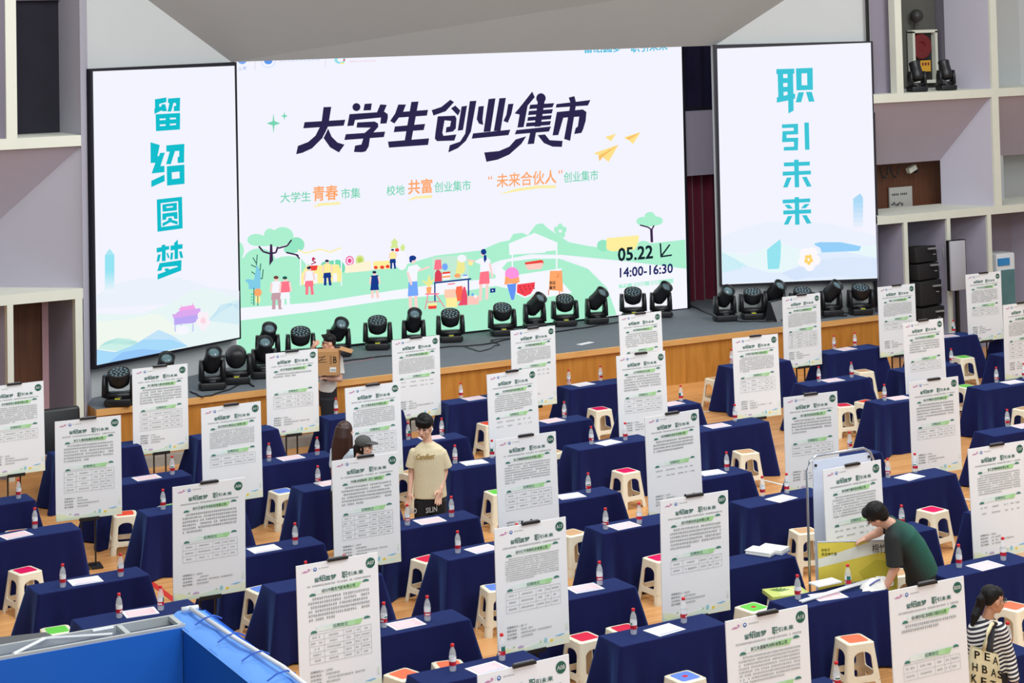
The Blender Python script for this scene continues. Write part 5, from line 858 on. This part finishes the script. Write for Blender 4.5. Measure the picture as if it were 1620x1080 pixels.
# ================================================================ people
HAIRB = mat('black_hair', (17, 15, 16), 0.5, noise=0.3, scale=60, bump=0.3, spec=0.25); HAIRBR = mat('dark_brown_hair', (58, 34, 28), 0.42, noise=0.3, scale=60, bump=0.3)
def skin(c): return mat('skin_%d' % c[0], c, 0.5, noise=0.04, scale=30)
LIP = mat('lip', (168, 96, 88), 0.5); EYE = mat('eye_dark', (28, 22, 20), 0.25); FRM = mat('glasses_frame', (30, 30, 34), 0.3); CLR = mat('clear_lens', (235, 240, 245), 0.05, alpha=0.18)
class P:
    def __init__(s, name_label, base, yawd=0):
        s.d = depth(base); s.o = thing('person', (base[0], base[1], base[2]), name_label, 'person'); s.off = V(base); s.B = MB()
        s.R = V((CR.x, CR.y, 0)).normalized(); s.F = -V((CF.x, CF.y, 0)).normalized(); s.U = V((0, 0, 1))
    def J(s, x, y, dd=0.0): return at_d(x, y, s.d+dd)-s.off            # joint under a frame pixel, dd metres behind the body plane
    def head(s, m, c, fwd, up=None, k=1.0, ears=True):
        F = fwd.normalized(); U = (up or s.U); U = (U-F*U.dot(F)).normalized(); X = F.cross(U); B = s.B; s.hc, s.hF, s.hU, s.hX = c, F, U, X
        B.ell(c+U*.02*k-F*.008*k, (.076*k, .092*k, .100*k), m, X, F, U); B.ell(c-U*.050*k+F*.018*k, (.060*k, .070*k, .068*k), m, X, F, U); B.ell(c-U*.098*k+F*.052*k, (.026*k, .026*k, .018*k), m, X, F, U)
        B.cap(c+U*.012*k+F*.082*k, c-U*.030*k+F*.104*k, .009*k, .014*k, m); B.ell(c-U*.066*k+F*.082*k, (.025*k, .012*k, .012*k), m, X, F, U)
        if ears:
            for sg in (-1, 1): B.ell(c+X*sg*.078*k-U*.015*k-F*.005*k, (.010*k, .022*k, .032*k), m, X, F, U, 10, 8)
            for sg in (-1, 1): B.ell(c+X*sg*.045*k-U*.028*k+F*.062*k, (.024*k, .018*k, .022*k), m, X, F, U, 10, 8)
        q = MB()
        for sg in (-1, 1): q.ell(c+X*sg*.030*k+U*.008*k+F*.080*k, (.013*k, .010*k, .006*k), EYE, X, F, U, 10, 6); q.ell(c+X*sg*.031*k+U*.030*k+F*.083*k, (.020*k, .006*k, .004*k), HAIRB, X, F, U, 10, 6)
        s.kid(q, 'eyes_and_brows'); q = MB(); q.ell(c-U*.064*k+F*.091*k, (.021*k, .006*k, .006*k), LIP, X, F, U, 10, 6); q.ell(c-U*.072*k+F*.090*k, (.018*k, .006*k, .006*k), LIP, X, F, U, 10, 6); s.kid(q, 'lips')
    def kid(s, q, name, sm=True): o = q.build(name, s.o, sm); return o
    def glasses(s, k=1.0, m=None):
        c, F, U, X = s.hc, s.hF, s.hU, s.hX; q = MB(); m = m or FRM
        for sg in (-1, 1):
            o = c+X*sg*.033*k+U*.004*k+F*.095*k; q.tube([o+X*.026*k*math.cos(t)+U*.020*k*math.sin(t) for t in [2*math.pi*i/16 for i in range(17)]], .0028, m, 6)
            q.tube([c+X*sg*.060*k+U*.010*k+F*.096*k, c+X*sg*.080*k+U*.006*k-F*.005*k], .0028, m, 6)
        q.tube([c+X*-.008*k+U*.008*k+F*.103*k, c+X*.008*k+U*.008*k+F*.103*k], .0028, m, 6); s.kid(q, 'glasses')
    def hand(s, m, w, tip, palm_n, spread=1.0, curl=.3, k=1.0, thumb=1):
        a = (tip-w).normalized(); sd = a.cross(palm_n).normalized(); n = sd.cross(a).normalized(); B = s.B; L = (tip-w).length
        pc = w+a*L*.28; B.ell(pc, (.040*k, L*.30, .016*k), m, sd, a, n, 14, 8); B.cap(w-a*.02, w+a*L*.2, .024*k, .026*k, m)
        for i, (o, ln) in enumerate(((-.030, .44), (-.010, .50), (.010, .47), (.029, .37))):
            r = .0085*k; p0 = w+a*L*.50+sd*o*k; p1 = p0+(a+sd*o*4*spread).normalized()*L*ln*.45-n*L*.05*curl*(1+.2*i); p2 = p1+(a*(1-.5*curl)+sd*o*3*spread-n*.7*curl).normalized()*L*ln*.35; p3 = p2+(a*(1-curl)-n*1.0*curl).normalized()*L*ln*.25
            B.chain([p0-a*.01, p1, p2, p3], [r*1.15, r*1.05, r, r*.85], m)
        q0 = w+a*L*.16+sd*(-.032*thumb)*k; q1 = q0+(a*.6-sd*.75*thumb-n*.2).normalized()*L*.22; q2 = q1+(a*.9-sd*.25*thumb-n*.35).normalized()*L*.17; B.chain([q0, q1, q2], [.012*k, .0105*k, .009*k], m)
    def finish(s, vox=.0065, it=2): return remesh(s.B.build('body', s.o), vox, it)
    def wear(s, q, name, vox=.008, it=4): o = q.build(name, s.o); return remesh(o, vox, it)
# ---- 1: beige T-shirt, earphones, walking towards the camera
p = P('person in beige T-shirt and black trousers standing behind the middle tables looking down', (10.56, 21.45, 0)); S = skin((226, 178, 152)); J = p.J
nk, ch = J(677, 699), J(678, 716); p.B.cap(J(674, 682, .02), J(677, 701, .02), .052, .060, S)
p.head(S, J(672, 675, -.03), p.F+p.R*-.38-p.U*.30, p.U+p.F*.25, 1.14)
shl, shr = J(654, 715), J(700.5, 716); ell_, elr = J(651, 747, .02), J(704, 747, .02); wl, wr = J(648.5, 779, -.06), J(697.5, 774, -.10)
for a, b, c in ((shl, ell_, wl), (shr, elr, wr)): p.B.chain([a, b, c], [.048, .038, .027], S)
p.hand(S, wl, J(645.5, 801, -.10), p.R*.6-p.F*.8, .9, .35, 1.12, -1); p.hand(S, wr, J(691.5, 799, -.16), -p.R*.5-p.F*.85, 1.1, .3, 1.12, 1)
hip = J(680, 790); p.B.loft([(hip-p.U*.05, .15, .10), (hip+p.U*.2, .14, .10), (ch, .15, .10)], p.R, S)
for sg, x in ((-1, 668), (1, 694)): a = J(x, 795); ft = V((a.x+p.F.x*.05, a.y+p.F.y*.05, .06)); kn = (a+ft)/2+p.F*.04; p.B.chain([a, kn, ft], [.085, .058, .042], S); p.B.cap(ft-p.U*.01, ft+p.F*.17-p.U*.025, .042, .032, S)
p.finish()
q = MB(); TEE = mat('beige_tee', (222, 208, 172), 0.85, noise=0.05, scale=30, bump=0.25)
q.loft([(J(680.5, 785), .205, .135), (J(680, 770), .198, .13), (J(679.5, 750), .192, .125), (J(678.5, 730), .19, .125), (J(678, 718), .195, .12), (J(677.5, 710.5, .01), .188, .11), (J(677, 705.5, .01), .150, .095), (J(677, 701.5, .01), .105, .085), (J(677, 698.5, .01), .070, .070)], p.R, TEE, 28)
for a, b, e in ((shl, ell_, J(651, 738, .02)), (shr, elr, J(706, 739, .02))): q.ell(a, (.053,)*3, TEE); q.tube([a, a.lerp(e, .5), e], [.053, .066, .076], TEE, 20)
p.wear(q, 'shirt')
q = MB(); TRO = mat('black_trousers', (20, 20, 22), 0.8, noise=0.15, scale=20)
q.loft([(hip+p.U*.09, .165, .115), (hip, .175, .12), (hip-p.U*.10, .17, .115)], p.R, TRO)
for x in (668, 694): a = J(x, 795); ft = V((a.x, a.y, .09)); q.loft([(a+p.U*.04, .10, .11), ((a+ft)/2, .10, .11), (ft, .085, .095)], p.R, TRO)
p.wear(q, 'trousers')
q = MB(); f = lambda bx, by, ex, ey, h, dd: (lambda u, v: J(bx+(ex-bx)*u, by+(ey-by)*u-h*v, dd+.0))
write(q, 'Candlest', f(658.5, 727, 687.5, 725.5, 8.5, -.138), mat('tee_gold_print', (186, 150, 60), 0.6), .03, .35); p.kid(q, 'chest_lettering', False)
q = MB(); TW = mat('trouser_white_print', (230, 230, 228), 0.7); write(q, 'BRO', f(645.5, 813, 659, 812, 8.5, -.165), TW, .03); write(q, 'SILIN', f(674, 811.5, 691.5, 808.5, 8, -.165), TW, .03); p.kid(q, 'trouser_lettering', False)
c, F, U, X = p.hc, p.hF, p.hU, p.hX; q = MB(); q.ell(c+U*.066-F*.014, (.106, .112, .084), HAIRB, X, F, U); q.ell(c-F*.05+U*.01, (.098, .07, .10), HAIRB, X, F, U)
for i in range(9): a = (i-4)*.27; o = c+U*.092+F*.088*math.cos(a)+X*.092*math.sin(a); q.cap(o, o-U*(.050+.006*(i%2))+F*.012*math.cos(a)+X*.010*math.sin(a), .026, .013, HAIRB); q.ell(c+U*.10-F*.03+X*.02, (.085, .085, .062), HAIRB, X, F, U); q.ell(c+U*.10+F*.03-X*.03, (.070, .06, .058), HAIRB, X, F, U)
p.wear(q, 'hair', .006, 1)
for sg in (-1, 1): q = MB(); q.ell(c+X*sg*.098-U*.018, (.011, .013, .015), WTB, X, F, U, 10, 8); q.cap(c+X*sg*.098-U*.02+F*.008, c+X*sg*.094-U*.050+F*.018, .006, .005, WTB, 8); p.kid(q, 'earphone')
# ---- 2: white T-shirt, glasses, carrying a carton
p = P('person in white T-shirt and glasses carrying a cardboard carton in front of the stage', (11.93, 27.72, 0)); S = skin((214, 166, 142)); J = p.J
p.B.cap(J(522, 546), J(527, 561), .052, .06, S); p.head(S, J(520.5, 542), p.R*-1+p.F*.18-p.U*.05, None, 1.05); p.glasses(1.05)
shl, shr = J(507, 567, .1), J(536, 568, -.08); el2, w2 = J(538, 600, -.18), J(514, 598, -.30); p.B.chain([shr, el2, w2], [.050, .042, .028], S); p.hand(S, w2, J(500, 596, -.28), p.U, .5, .25, 1.0, 1)
el1, w1 = J(488, 565, -.05), J(496.5, 547, -.12); p.B.chain([shl, el1, w1], [.048, .040, .028], S); p.hand(S, w1, J(505, 538.5, -.12), p.F, .4, .85, .95, 1)
hip = J(519, 628); p.B.loft([(hip-p.U*.05, .13, .10), (J(521, 606), .12, .10), (J(524, 570), .13, .10)], p.F, S)
for dd in (-.08, .08): a = hip+p.F*dd-p.U*.03; ft = V((a.x, a.y, .06)); p.B.chain([a, (a+ft)/2-p.R*.02, ft], [.072, .055, .042], S); p.B.cap(ft, ft-p.R*.17-p.U*.02, .04, .03, S)
p.finish()
q = MB(); WT = mat('white_tee', (226, 222, 216), 0.85, noise=0.04, scale=30, bump=0.2); q.loft([(J(518.5, 617), .165, .135), (J(520, 600), .165, .13), (J(522, 582), .165, .12), (J(524, 568), .15, .105), (J(526.5, 560), .07, .07)], p.F, WT, 24); q.ell(shr, (.064,)*3, WT); q.tube([shr, J(538.5, 592, -.15)], [.064, .070], WT, 18); q.cap(shl, J(496, 567, .02), .06, .06, WT); p.wear(q, 'shirt')
q = MB(); BKT = mat('charcoal_trousers', (30, 31, 38), 0.8, noise=0.15, scale=20); q.loft([(J(519.5, 607), .155, .128), (J(519, 614), .16, .135), (hip, .165, .14), (hip-p.U*.12, .16, .14)], p.F, BKT)
for dd in (-.09, .09): a = hip+p.F*dd; q.loft([(a, .095, .12), (V((a.x, a.y, .5)), .08, .10), (V((a.x, a.y, .09)), .07, .08)], p.F, BKT)
p.wear(q, 'trousers')
c, F, U, X = p.hc, p.hF, p.hU, p.hX; q = MB(); q.ell(c+U*.052-F*.015, (.088, .10, .08), HAIRB, X, F, U); q.ell(c-F*.06+U*.015, (.080, .05, .075), HAIRB, X, F, U)
for i in range(7): o = c+U*.10+F*(.07-.02*i)+X*.01; q.cap(o, o+U*.022+F*.025, .028, .016, HAIRB)
p.wear(q, 'hair', .006, 1)
q = MB(); q.tube([w2+V((.03*math.cos(t), .02*math.sin(t), .034*math.sin(t))) for t in [2*math.pi*i/12 for i in range(13)]], .012, BLACK, 6); p.kid(q, 'wristwatch')
KR = mat('cardboard', (190, 142, 92), 0.8, noise=0.06, scale=12); cb = P.J
a, b, h = at_d(503.5, 594, p.d-.36), at_d(536.5, 592, p.d-.36), .355; t = thing('cardboard_carton', a, 'brown cardboard carton with an open flap held by the person before the stage', 'box'); e = (b-a); e.z = 0; ln = e.length; e.normalize(); nn = V((-e.y, e.x, 0)); R = Matrix((e, nn, V((0, 0, 1)))).transposed()
q = MB(); q.box(R @ V((ln/2-.03, .15, h/2)), (ln+.06, .30, h), KR, R); q.build('carton_body', t); q = MB(); q.box(R @ V((ln+.10, .15, h+.0)), (.20, .30, .006), KR, R @ Matrix.Rotation(.30, 3, 'Y')); q.build('flap', t)
q = MB(); INKB = mat('carton_ink', (70, 54, 40), 0.8); fp = lambda x, z: R @ V((x, -.001, z)); write(q, 'B', lambda u, v: fp(ln-.085+.05*u, h*.52+.095*v), INKB, .03); q.face([fp(ln*.56, h*.14), fp(ln*.86, h*.14), fp(ln*.86, h*.34), fp(ln*.56, h*.34)], WTX)
for i in range(9): q.face([fp(ln*.60+.009*i, h*.17)+V((0, -.001, 0)), fp(ln*.60+.009*i+.004, h*.17)+V((0, -.001, 0)), fp(ln*.60+.009*i+.004, h*.27)+V((0, -.001, 0)), fp(ln*.60+.009*i, h*.27)+V((0, -.001, 0))], INKB)
for i in range(5): q.face([fp(ln*.60-.012, h*(.50+.075*i)), fp(ln*.60+.02, h*(.50+.075*i)), fp(ln*.60+.02, h*(.53+.075*i)), fp(ln*.60-.012, h*(.53+.075*i))], INKB)
for a0, b0 in (((.02, .62), (.12, .70)), ((.03, .75), (.11, .82)), ((.06, .60), (.10, .86)), ((.02, .55), (.16, .58))): q.face([fp(ln*a0[0], h*a0[1]), fp(ln*b0[0]+.08, h*b0[1]-.01), fp(ln*b0[0]+.08, h*b0[1]), fp(ln*a0[0], h*a0[1]+.012)], INKB)
q.build('carton_print', t)
# ---- 3: long brown hair, pale blue shirt (mostly hidden)
p = P('person with long brown hair and pale blue shirt standing behind board A16', (9.76, 22.33, 0)); S = skin((222, 176, 150)); J = p.J
p.B.cap(J(545, 690), J(544, 706), .05, .06, S); p.head(S, J(546, 681.5), p.R*.75-p.F*.5, None, .98)
for x, dd in ((530, 0), (560, .02)): p.B.chain([J(x, 712, dd), J(x-2 if x < 540 else x+2, 745, dd), J(x, 775, dd-.05)], [.045, .037, .026], S); p.hand(S, J(x, 775, dd-.05), J(x, 795, dd-.08), p.R, .5, .3)
hip = J(545, 775); p.B.loft([(hip, .15, .1), (J(545, 740), .13, .09), (J(545, 712), .14, .09)], p.R, S)
for sg in (-1, 1): a = hip+p.R*sg*.085; ft = V((a.x, a.y, .06)); p.B.chain([a, (a+ft)/2, ft], [.08, .055, .04], S); p.B.cap(ft, ft-p.F*.15-p.U*.02, .04, .03, S)
p.finish(.008)
q = MB(); PBS = mat('pale_blue_shirt', (206, 222, 234), 0.8, noise=0.06, scale=12); q.loft([(hip, .17, .12), (J(545, 740), .155, .11), (J(545, 716), .175, .11), (J(545, 708), .15, .09), (J(545, 703), .07, .06)], p.R, PBS); q.cap(J(530, 713), J(528, 735), .062, .06, PBS); q.cap(J(560, 713, .02), J(562, 735, .02), .062, .06, PBS); p.wear(q, 'shirt')
q = MB(); q.loft([(hip+p.U*.1, .155, .115), (hip-p.U*.1, .165, .12)], p.R, BKT)
for sg in (-1, 1): a = hip+p.R*sg*.085; q.loft([(a, .095, .11), (V((a.x, a.y, .1)), .07, .08)], p.R, BKT)
p.wear(q, 'trousers')
c = p.hc; q = MB(); q.ell(c+V((0, 0, .03))-p.hF*.012, (.094, .104, .10), HAIRBR, p.hX, p.hF, p.hU); q.loft([(J(543, 676, -.02), .095, .09), (J(541, 692, -.05), .11, .085), (J(539, 708, -.06), .12, .07), (J(535, 722, -.07), .085, .05), (J(532, 734, -.07), .06, .035)], p.R, HAIRBR, 20); q.cap(J(553, 690, -.03), J(557, 722, -.05), .04, .022, HAIRBR); p.wear(q, 'hair', .007, 2)
# ---- 4: grey cap and glasses (mostly hidden)
p = P('person in grey cap and glasses facing right, behind board A16', (9.93, 21.80, 0)); S = skin((228, 184, 160)); J = p.J
p.B.cap(J(571, 712), J(567, 730), .048, .056, S); p.head(S, J(576, 705.5), p.R*1-p.F*-.25, None, .98); p.glasses(.98)
for dd in (-.17, .17): a = J(566, 738)+p.F*dd; p.B.chain([a, a-p.U*.27, a-p.U*.5+p.R*.08], [.044, .036, .026], S); p.hand(S, a-p.U*.5+p.R*.08, a-p.U*.66+p.R*.12, p.F, .5, .3)
hip = J(566, 800); p.B.loft([(hip, .1, .15), (J(566, 765), .09, .13), (J(567, 737), .09, .14)], p.R, S)
for sg in (-1, 1): a = hip+p.F*sg*.085; ft = V((a.x, a.y, .06)); p.B.chain([a, (a+ft)/2, ft], [.08, .055, .04], S); p.B.cap(ft, ft+p.R*.15-p.U*.02, .04, .03, S)
p.finish(.007)
q = MB(); DKS = mat('dark_grey_shirt', (70, 72, 78), 0.8, noise=0.06, scale=12); q.loft([(hip, .12, .17), (J(566, 765), .11, .155), (J(567, 742), .11, .175), (J(567, 733), .07, .07)], p.R, DKS)
for dd in (-.17, .17): a = J(566, 738)+p.F*dd; q.cap(a, a-p.U*.2, .06, .06, DKS)
p.wear(q, 'shirt'); q = MB(); q.loft([(hip+p.U*.1, .115, .155), (hip-p.U*.1, .12, .165)], p.R, BKT)
for sg in (-1, 1): a = hip+p.F*sg*.085; q.loft([(a, .11, .095), (V((a.x, a.y, .1)), .08, .07)], p.R, BKT)
p.wear(q, 'trousers')
c, F, U, X = p.hc, p.hF, p.hU, p.hX; q = MB(); q.ell(c-F*.035-U*.01, (.084, .075, .10), HAIRB, X, F, U); q.cap(c-F*.09-U*.02, c-F*.10-U*.20, .05, .03, HAIRB); q.cap(c+X*.07-U*.0, c+X*.066-U*.09, .02, .012, HAIRB); p.wear(q, 'hair', .006, 1)
q = MB(); CAPG = mat('grey_cap', (78, 80, 78), 0.85, noise=0.1, scale=30); q.ell(c+U*.052-F*.012, (.094, .106, .082), CAPG, X, F, U); q.loft([(c+U*.045+F*.05, .085, .012), (c+U*.040+F*.13, .072, .008), (c+U*.030+F*.175, .04, .006)], X, CAPG, 16); cp = p.wear(q, 'cap', .005, 2)
# ---- 5: green shirt, bending over the table
p = P('person in dark green shirt bending over the table and holding the yellow banner', (13.02, 15.62, 0)); S = skin((214, 166, 136)); J = p.J
hc = J(1386, 815, -.02); p.B.cap(J(1394, 823, .0), J(1409, 829, .03), .058, .066, S); p.head(S, hc, p.R*-.75-p.F*.35-p.U*.55, p.U*.75+p.F*.25-p.R*.5, 1.06); p.glasses(1.06, mat('thin_steel_frame', (120, 122, 126), 0.3, 0.6))
sn, sf = J(1412, 852, -.10), J(1409, 826, .20); en, wn = J(1416, 897, -.12), J(1402, 928, -.10); DB = depth(BNC)-p.d; ef, wf = J(1389, 842, DB*.7+.05), J(1370, 851.5, DB-.03)
p.B.chain([sn, en, wn], [.058, .050, .034], S); p.hand(S, wn, J(1391, 938, -.06), p.R*.3+p.F, .7, .5, 1.05, 1); p.B.chain([sf, ef, wf], [.052, .046, .032], S); p.hand(S, wf, J(1352, 858, DB-.03), p.U, .7, .55, 1.05, -1)
hip = J(1456, 905, .10); ch = J(1421, 850, .04); p.B.loft([(hip, .155, .12), ((hip+ch)/2, .15, .115), (ch, .16, .11)], p.F, S)
for sg in (-1, 1): a = hip+p.F*sg*.09-p.U*.02; ft = V((a.x-p.R.x*.03, a.y-p.R.y*.03, .06)); p.B.chain([a, (a+ft)/2, ft], [.09, .06, .045], S); p.B.cap(ft, ft-p.R*.17-p.U*.02, .042, .032, S)
p.finish()
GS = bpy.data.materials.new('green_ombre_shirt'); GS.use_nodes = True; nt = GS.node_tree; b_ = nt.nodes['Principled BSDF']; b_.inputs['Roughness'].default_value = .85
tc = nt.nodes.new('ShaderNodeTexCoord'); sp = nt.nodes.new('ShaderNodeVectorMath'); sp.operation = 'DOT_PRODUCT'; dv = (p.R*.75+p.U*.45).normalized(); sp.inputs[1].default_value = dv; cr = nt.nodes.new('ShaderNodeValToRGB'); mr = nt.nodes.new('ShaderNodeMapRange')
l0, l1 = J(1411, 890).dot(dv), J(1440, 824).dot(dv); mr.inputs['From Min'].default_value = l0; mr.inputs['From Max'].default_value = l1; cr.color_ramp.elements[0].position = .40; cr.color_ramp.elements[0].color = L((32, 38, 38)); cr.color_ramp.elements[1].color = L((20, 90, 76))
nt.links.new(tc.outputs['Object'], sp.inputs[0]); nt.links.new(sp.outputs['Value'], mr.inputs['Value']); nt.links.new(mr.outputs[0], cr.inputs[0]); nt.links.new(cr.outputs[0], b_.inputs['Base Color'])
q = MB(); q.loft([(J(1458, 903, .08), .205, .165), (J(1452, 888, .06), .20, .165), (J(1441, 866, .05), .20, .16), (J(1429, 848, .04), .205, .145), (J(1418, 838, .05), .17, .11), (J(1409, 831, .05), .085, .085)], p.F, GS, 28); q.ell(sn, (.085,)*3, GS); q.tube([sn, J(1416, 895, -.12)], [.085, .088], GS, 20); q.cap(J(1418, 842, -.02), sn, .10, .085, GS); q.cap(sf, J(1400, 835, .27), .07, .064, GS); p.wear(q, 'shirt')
q = MB(); q.loft([(J(1455, 893, .08), .165, .14), (hip, .18, .15), (hip-p.U*.12, .175, .15)], p.F, TRO)
for sg in (-1, 1): a = hip+p.F*sg*.09; ft = V((a.x-p.R.x*.03, a.y-p.R.y*.03, .08)); q.loft([(a, .10, .13), ((a+ft)/2, .085, .10), (ft, .075, .085)], p.F, TRO)
p.wear(q, 'trousers'); c, F, U, X = p.hc, p.hF, p.hU, p.hX; q = MB(); q.ell(c+U*.050-F*.022, (.104, .118, .100), HAIRB, X, F, U); q.ell(c-F*.065-U*.0, (.096, .070, .092), HAIRB, X, F, U); q.ell(c+U*.085+F*.060, (.078, .050, .045), HAIRB, X, F, U); p.wear(q, 'hair', .006, 1)
# ---- 6: striped shirt and tote bag, lower right corner
p = P('person in striped shirt with a ponytail and tote bag in the lower right corner', (11.80, 12.95, 0)); S = skin((196, 142, 112)); J = p.J
p.B.cap(J(1566, 962), J(1562, 980), .043, .054, S); p.head(S, J(1572, 948), p.R*.95-p.F*.28-p.U*.12, None, .98); p.glasses(.98, MATS['thin_steel_frame'])
sr, sl = J(1582, 996, -.06), J(1543, 994, .04); er, wr = J(1597, 1040, -.06), J(1606, 1078, -.12); p.B.chain([sr, er, wr], [.048, .040, .028], S); p.hand(S, wr, J(1609, 1104, -.16), -p.R, .5, .4); p.B.chain([sl, sl-p.U*.28, sl-p.U*.50-p.F*.08], [.046, .038, .027], S); p.hand(S, sl-p.U*.50-p.F*.08, sl-p.U*.66-p.F*.12, p.R, .5, .4)
hip = V((J(1562, 1080).x, J(1562, 1080).y, .86)); ch = J(1562, 1006); p.B.loft([(hip, .15, .11), ((hip+ch)/2, .13, .1), (ch, .14, .1)], p.R, S)
for sg in (-1, 1): a = hip+p.R*sg*.085; ft = V((a.x, a.y, .06)); p.B.chain([a, (a+ft)/2, ft], [.085, .056, .04], S); p.B.cap(ft, ft-p.F*.15-p.U*.02, .04, .03, S)
p.finish()
STR = bpy.data.materials.new('striped_jersey'); STR.use_nodes = True; nt = STR.node_tree; b_ = nt.nodes['Principled BSDF']; b_.inputs['Roughness'].default_value = .85; tc = nt.nodes.new('ShaderNodeTexCoord'); sp = nt.nodes.new('ShaderNodeVectorMath'); sp.operation = 'DOT_PRODUCT'; sp.inputs[1].default_value = (p.R*-.30+p.U*.95); m1 = nt.nodes.new('ShaderNodeMath'); m1.operation = 'MULTIPLY'; m1.inputs[1].default_value = 1/.034; m2 = nt.nodes.new('ShaderNodeMath'); m2.operation = 'FRACT'; m3 = nt.nodes.new('ShaderNodeMath'); m3.operation = 'GREATER_THAN'; m3.inputs[1].default_value = .48; mx = nt.nodes.new('ShaderNodeMix'); mx.data_type = 'RGBA'; mx.inputs[6].default_value = L((232, 230, 226)); mx.inputs[7].default_value = L((44, 46, 56))
nt.links.new(tc.outputs['Object'], sp.inputs[0]); nt.links.new(sp.outputs['Value'], m1.inputs[0]); nt.links.new(m1.outputs[0], m2.inputs[0]); nt.links.new(m2.outputs[0], m3.inputs[0]); nt.links.new(m3.outputs[0], mx.inputs[0]); nt.links.new(mx.outputs[2], b_.inputs['Base Color'])
q = MB(); q.loft([(hip+p.U*.02, .18, .13), ((hip+ch)/2, .165, .12), (J(1562, 1006), .175, .12), (J(1562, 992), .165, .105), (J(1562, 984), .12, .085), (J(1563, 977), .062, .062)], p.R, STR, 28); q.chain([sr, er, J(1604, 1072, -.11)], [.068, .058, .048], STR); q.chain([sl, sl-p.U*.28, sl-p.U*.46-p.F*.06], [.062, .055, .045], STR); p.wear(q, 'striped_shirt')
q = MB(); q.loft([(hip+p.U*.06, .165, .12), (hip-p.U*.1, .17, .125)], p.R, BKT)
for sg in (-1, 1): a = hip+p.R*sg*.085; q.loft([(a, .095, .11), (V((a.x, a.y, .1)), .075, .08)], p.R, BKT)
p.wear(q, 'trousers'); c, F, U, X = p.hc, p.hF, p.hU, p.hX
q = MB(); q.ell(c+U*.044-F*.036, (.086, .088, .084), HAIRB, X, F, U); q.ell(c+U*.062+F*.020, (.070, .062, .050), HAIRB, X, F, U); q.cap(c-F*.09+U*.02, c-F*.13+U*.0, .045, .035, HAIRB); q.ell(c+U*.02-F*.055, (.080, .055, .075), HAIRB, X, F, U); q.loft([(c-F*.12+U*.01, .034, .034), (J(1549, 960, -.02), .040, .036), (J(1543, 974, -.05), .038, .032), (J(1537, 990, -.06), .016, .014)], p.R, HAIRB, 16); p.wear(q, 'hair', .006, 1)
q = MB(); DKV = mat('dark_vest', (52, 52, 58), 0.8, noise=0.1, scale=20); q.tube([J(1574, 985, -.11), J(1569, 1000, -.16), J(1566, 1020, -.17), J(1566, 1045, -.17)], .028, DKV, 10); p.kid(q, 'dark_strap')
TOTE = mat('natural_canvas', (226, 216, 176), 0.85, noise=0.06, scale=40, bump=0.2); t = thing('tote_bag', V((11.80, 12.95, .4)), 'cream canvas tote bag with black capital letters hanging from the striped person shoulder', 'bag'); to = V((11.80, 12.95, .4)); Jt = lambda x, y, dd: at_d(x, y, p.d+dd)-to
q = MB(); rows_ = []
for i in range(7):
    f = i/6; rows_.append([Jt(1538-f*8+(41+f*18)*j/8, 1024+f*68+(11+f*2)*j/8, -.22-.03*math.sin(f*2.6)-.02*math.sin(j*.8)) for j in range(9)])
q.grid(rows_, TOTE); q.grid([[v-p.F*(.06+.04*math.sin(i*.5)) for v in r] for i, r in enumerate(rows_)], TOTE)
for j in (0, 8): q.grid([[r[j], r[j]-p.F*.07] for r in rows_], TOTE)
q.grid([[v for v in rows_[-1]], [v-p.F*.07 for v in rows_[-1]]], TOTE); q.build('bag_body', t, True)
q = MB(); HP = [Jt(1556, 1028, -.225), Jt(1559, 1015, -.24), Jt(1563, 1000, -.22), Jt(1568, 988, -.16), Jt(1575, 983, -.06), Jt(1574, 990, .04)]; q.tube(HP, .016, TOTE, 8); q.build('shoulder_strap', t, True)
q = MB(); TBK = mat('tote_black_ink', (28, 28, 30), 0.7)
def ltr(chh, x, y, w, h): write(q, chh, lambda u, v: Jt(x+w*u, y+w*u*.22-h*v, -.275), TBK, .03)
for chh, x, y in (('P', 1542, 1041), ('E', 1558, 1044), ('A', 1571, 1050), ('H', 1538.5, 1060), ('B', 1554, 1064), ('A', 1568, 1069), ('S', 1578.5, 1072), ('K', 1537, 1078), ('E', 1552.5, 1083), ('T', 1567, 1088)): ltr(chh, x, y, 8, 12)
q.build('bag_lettering', t)
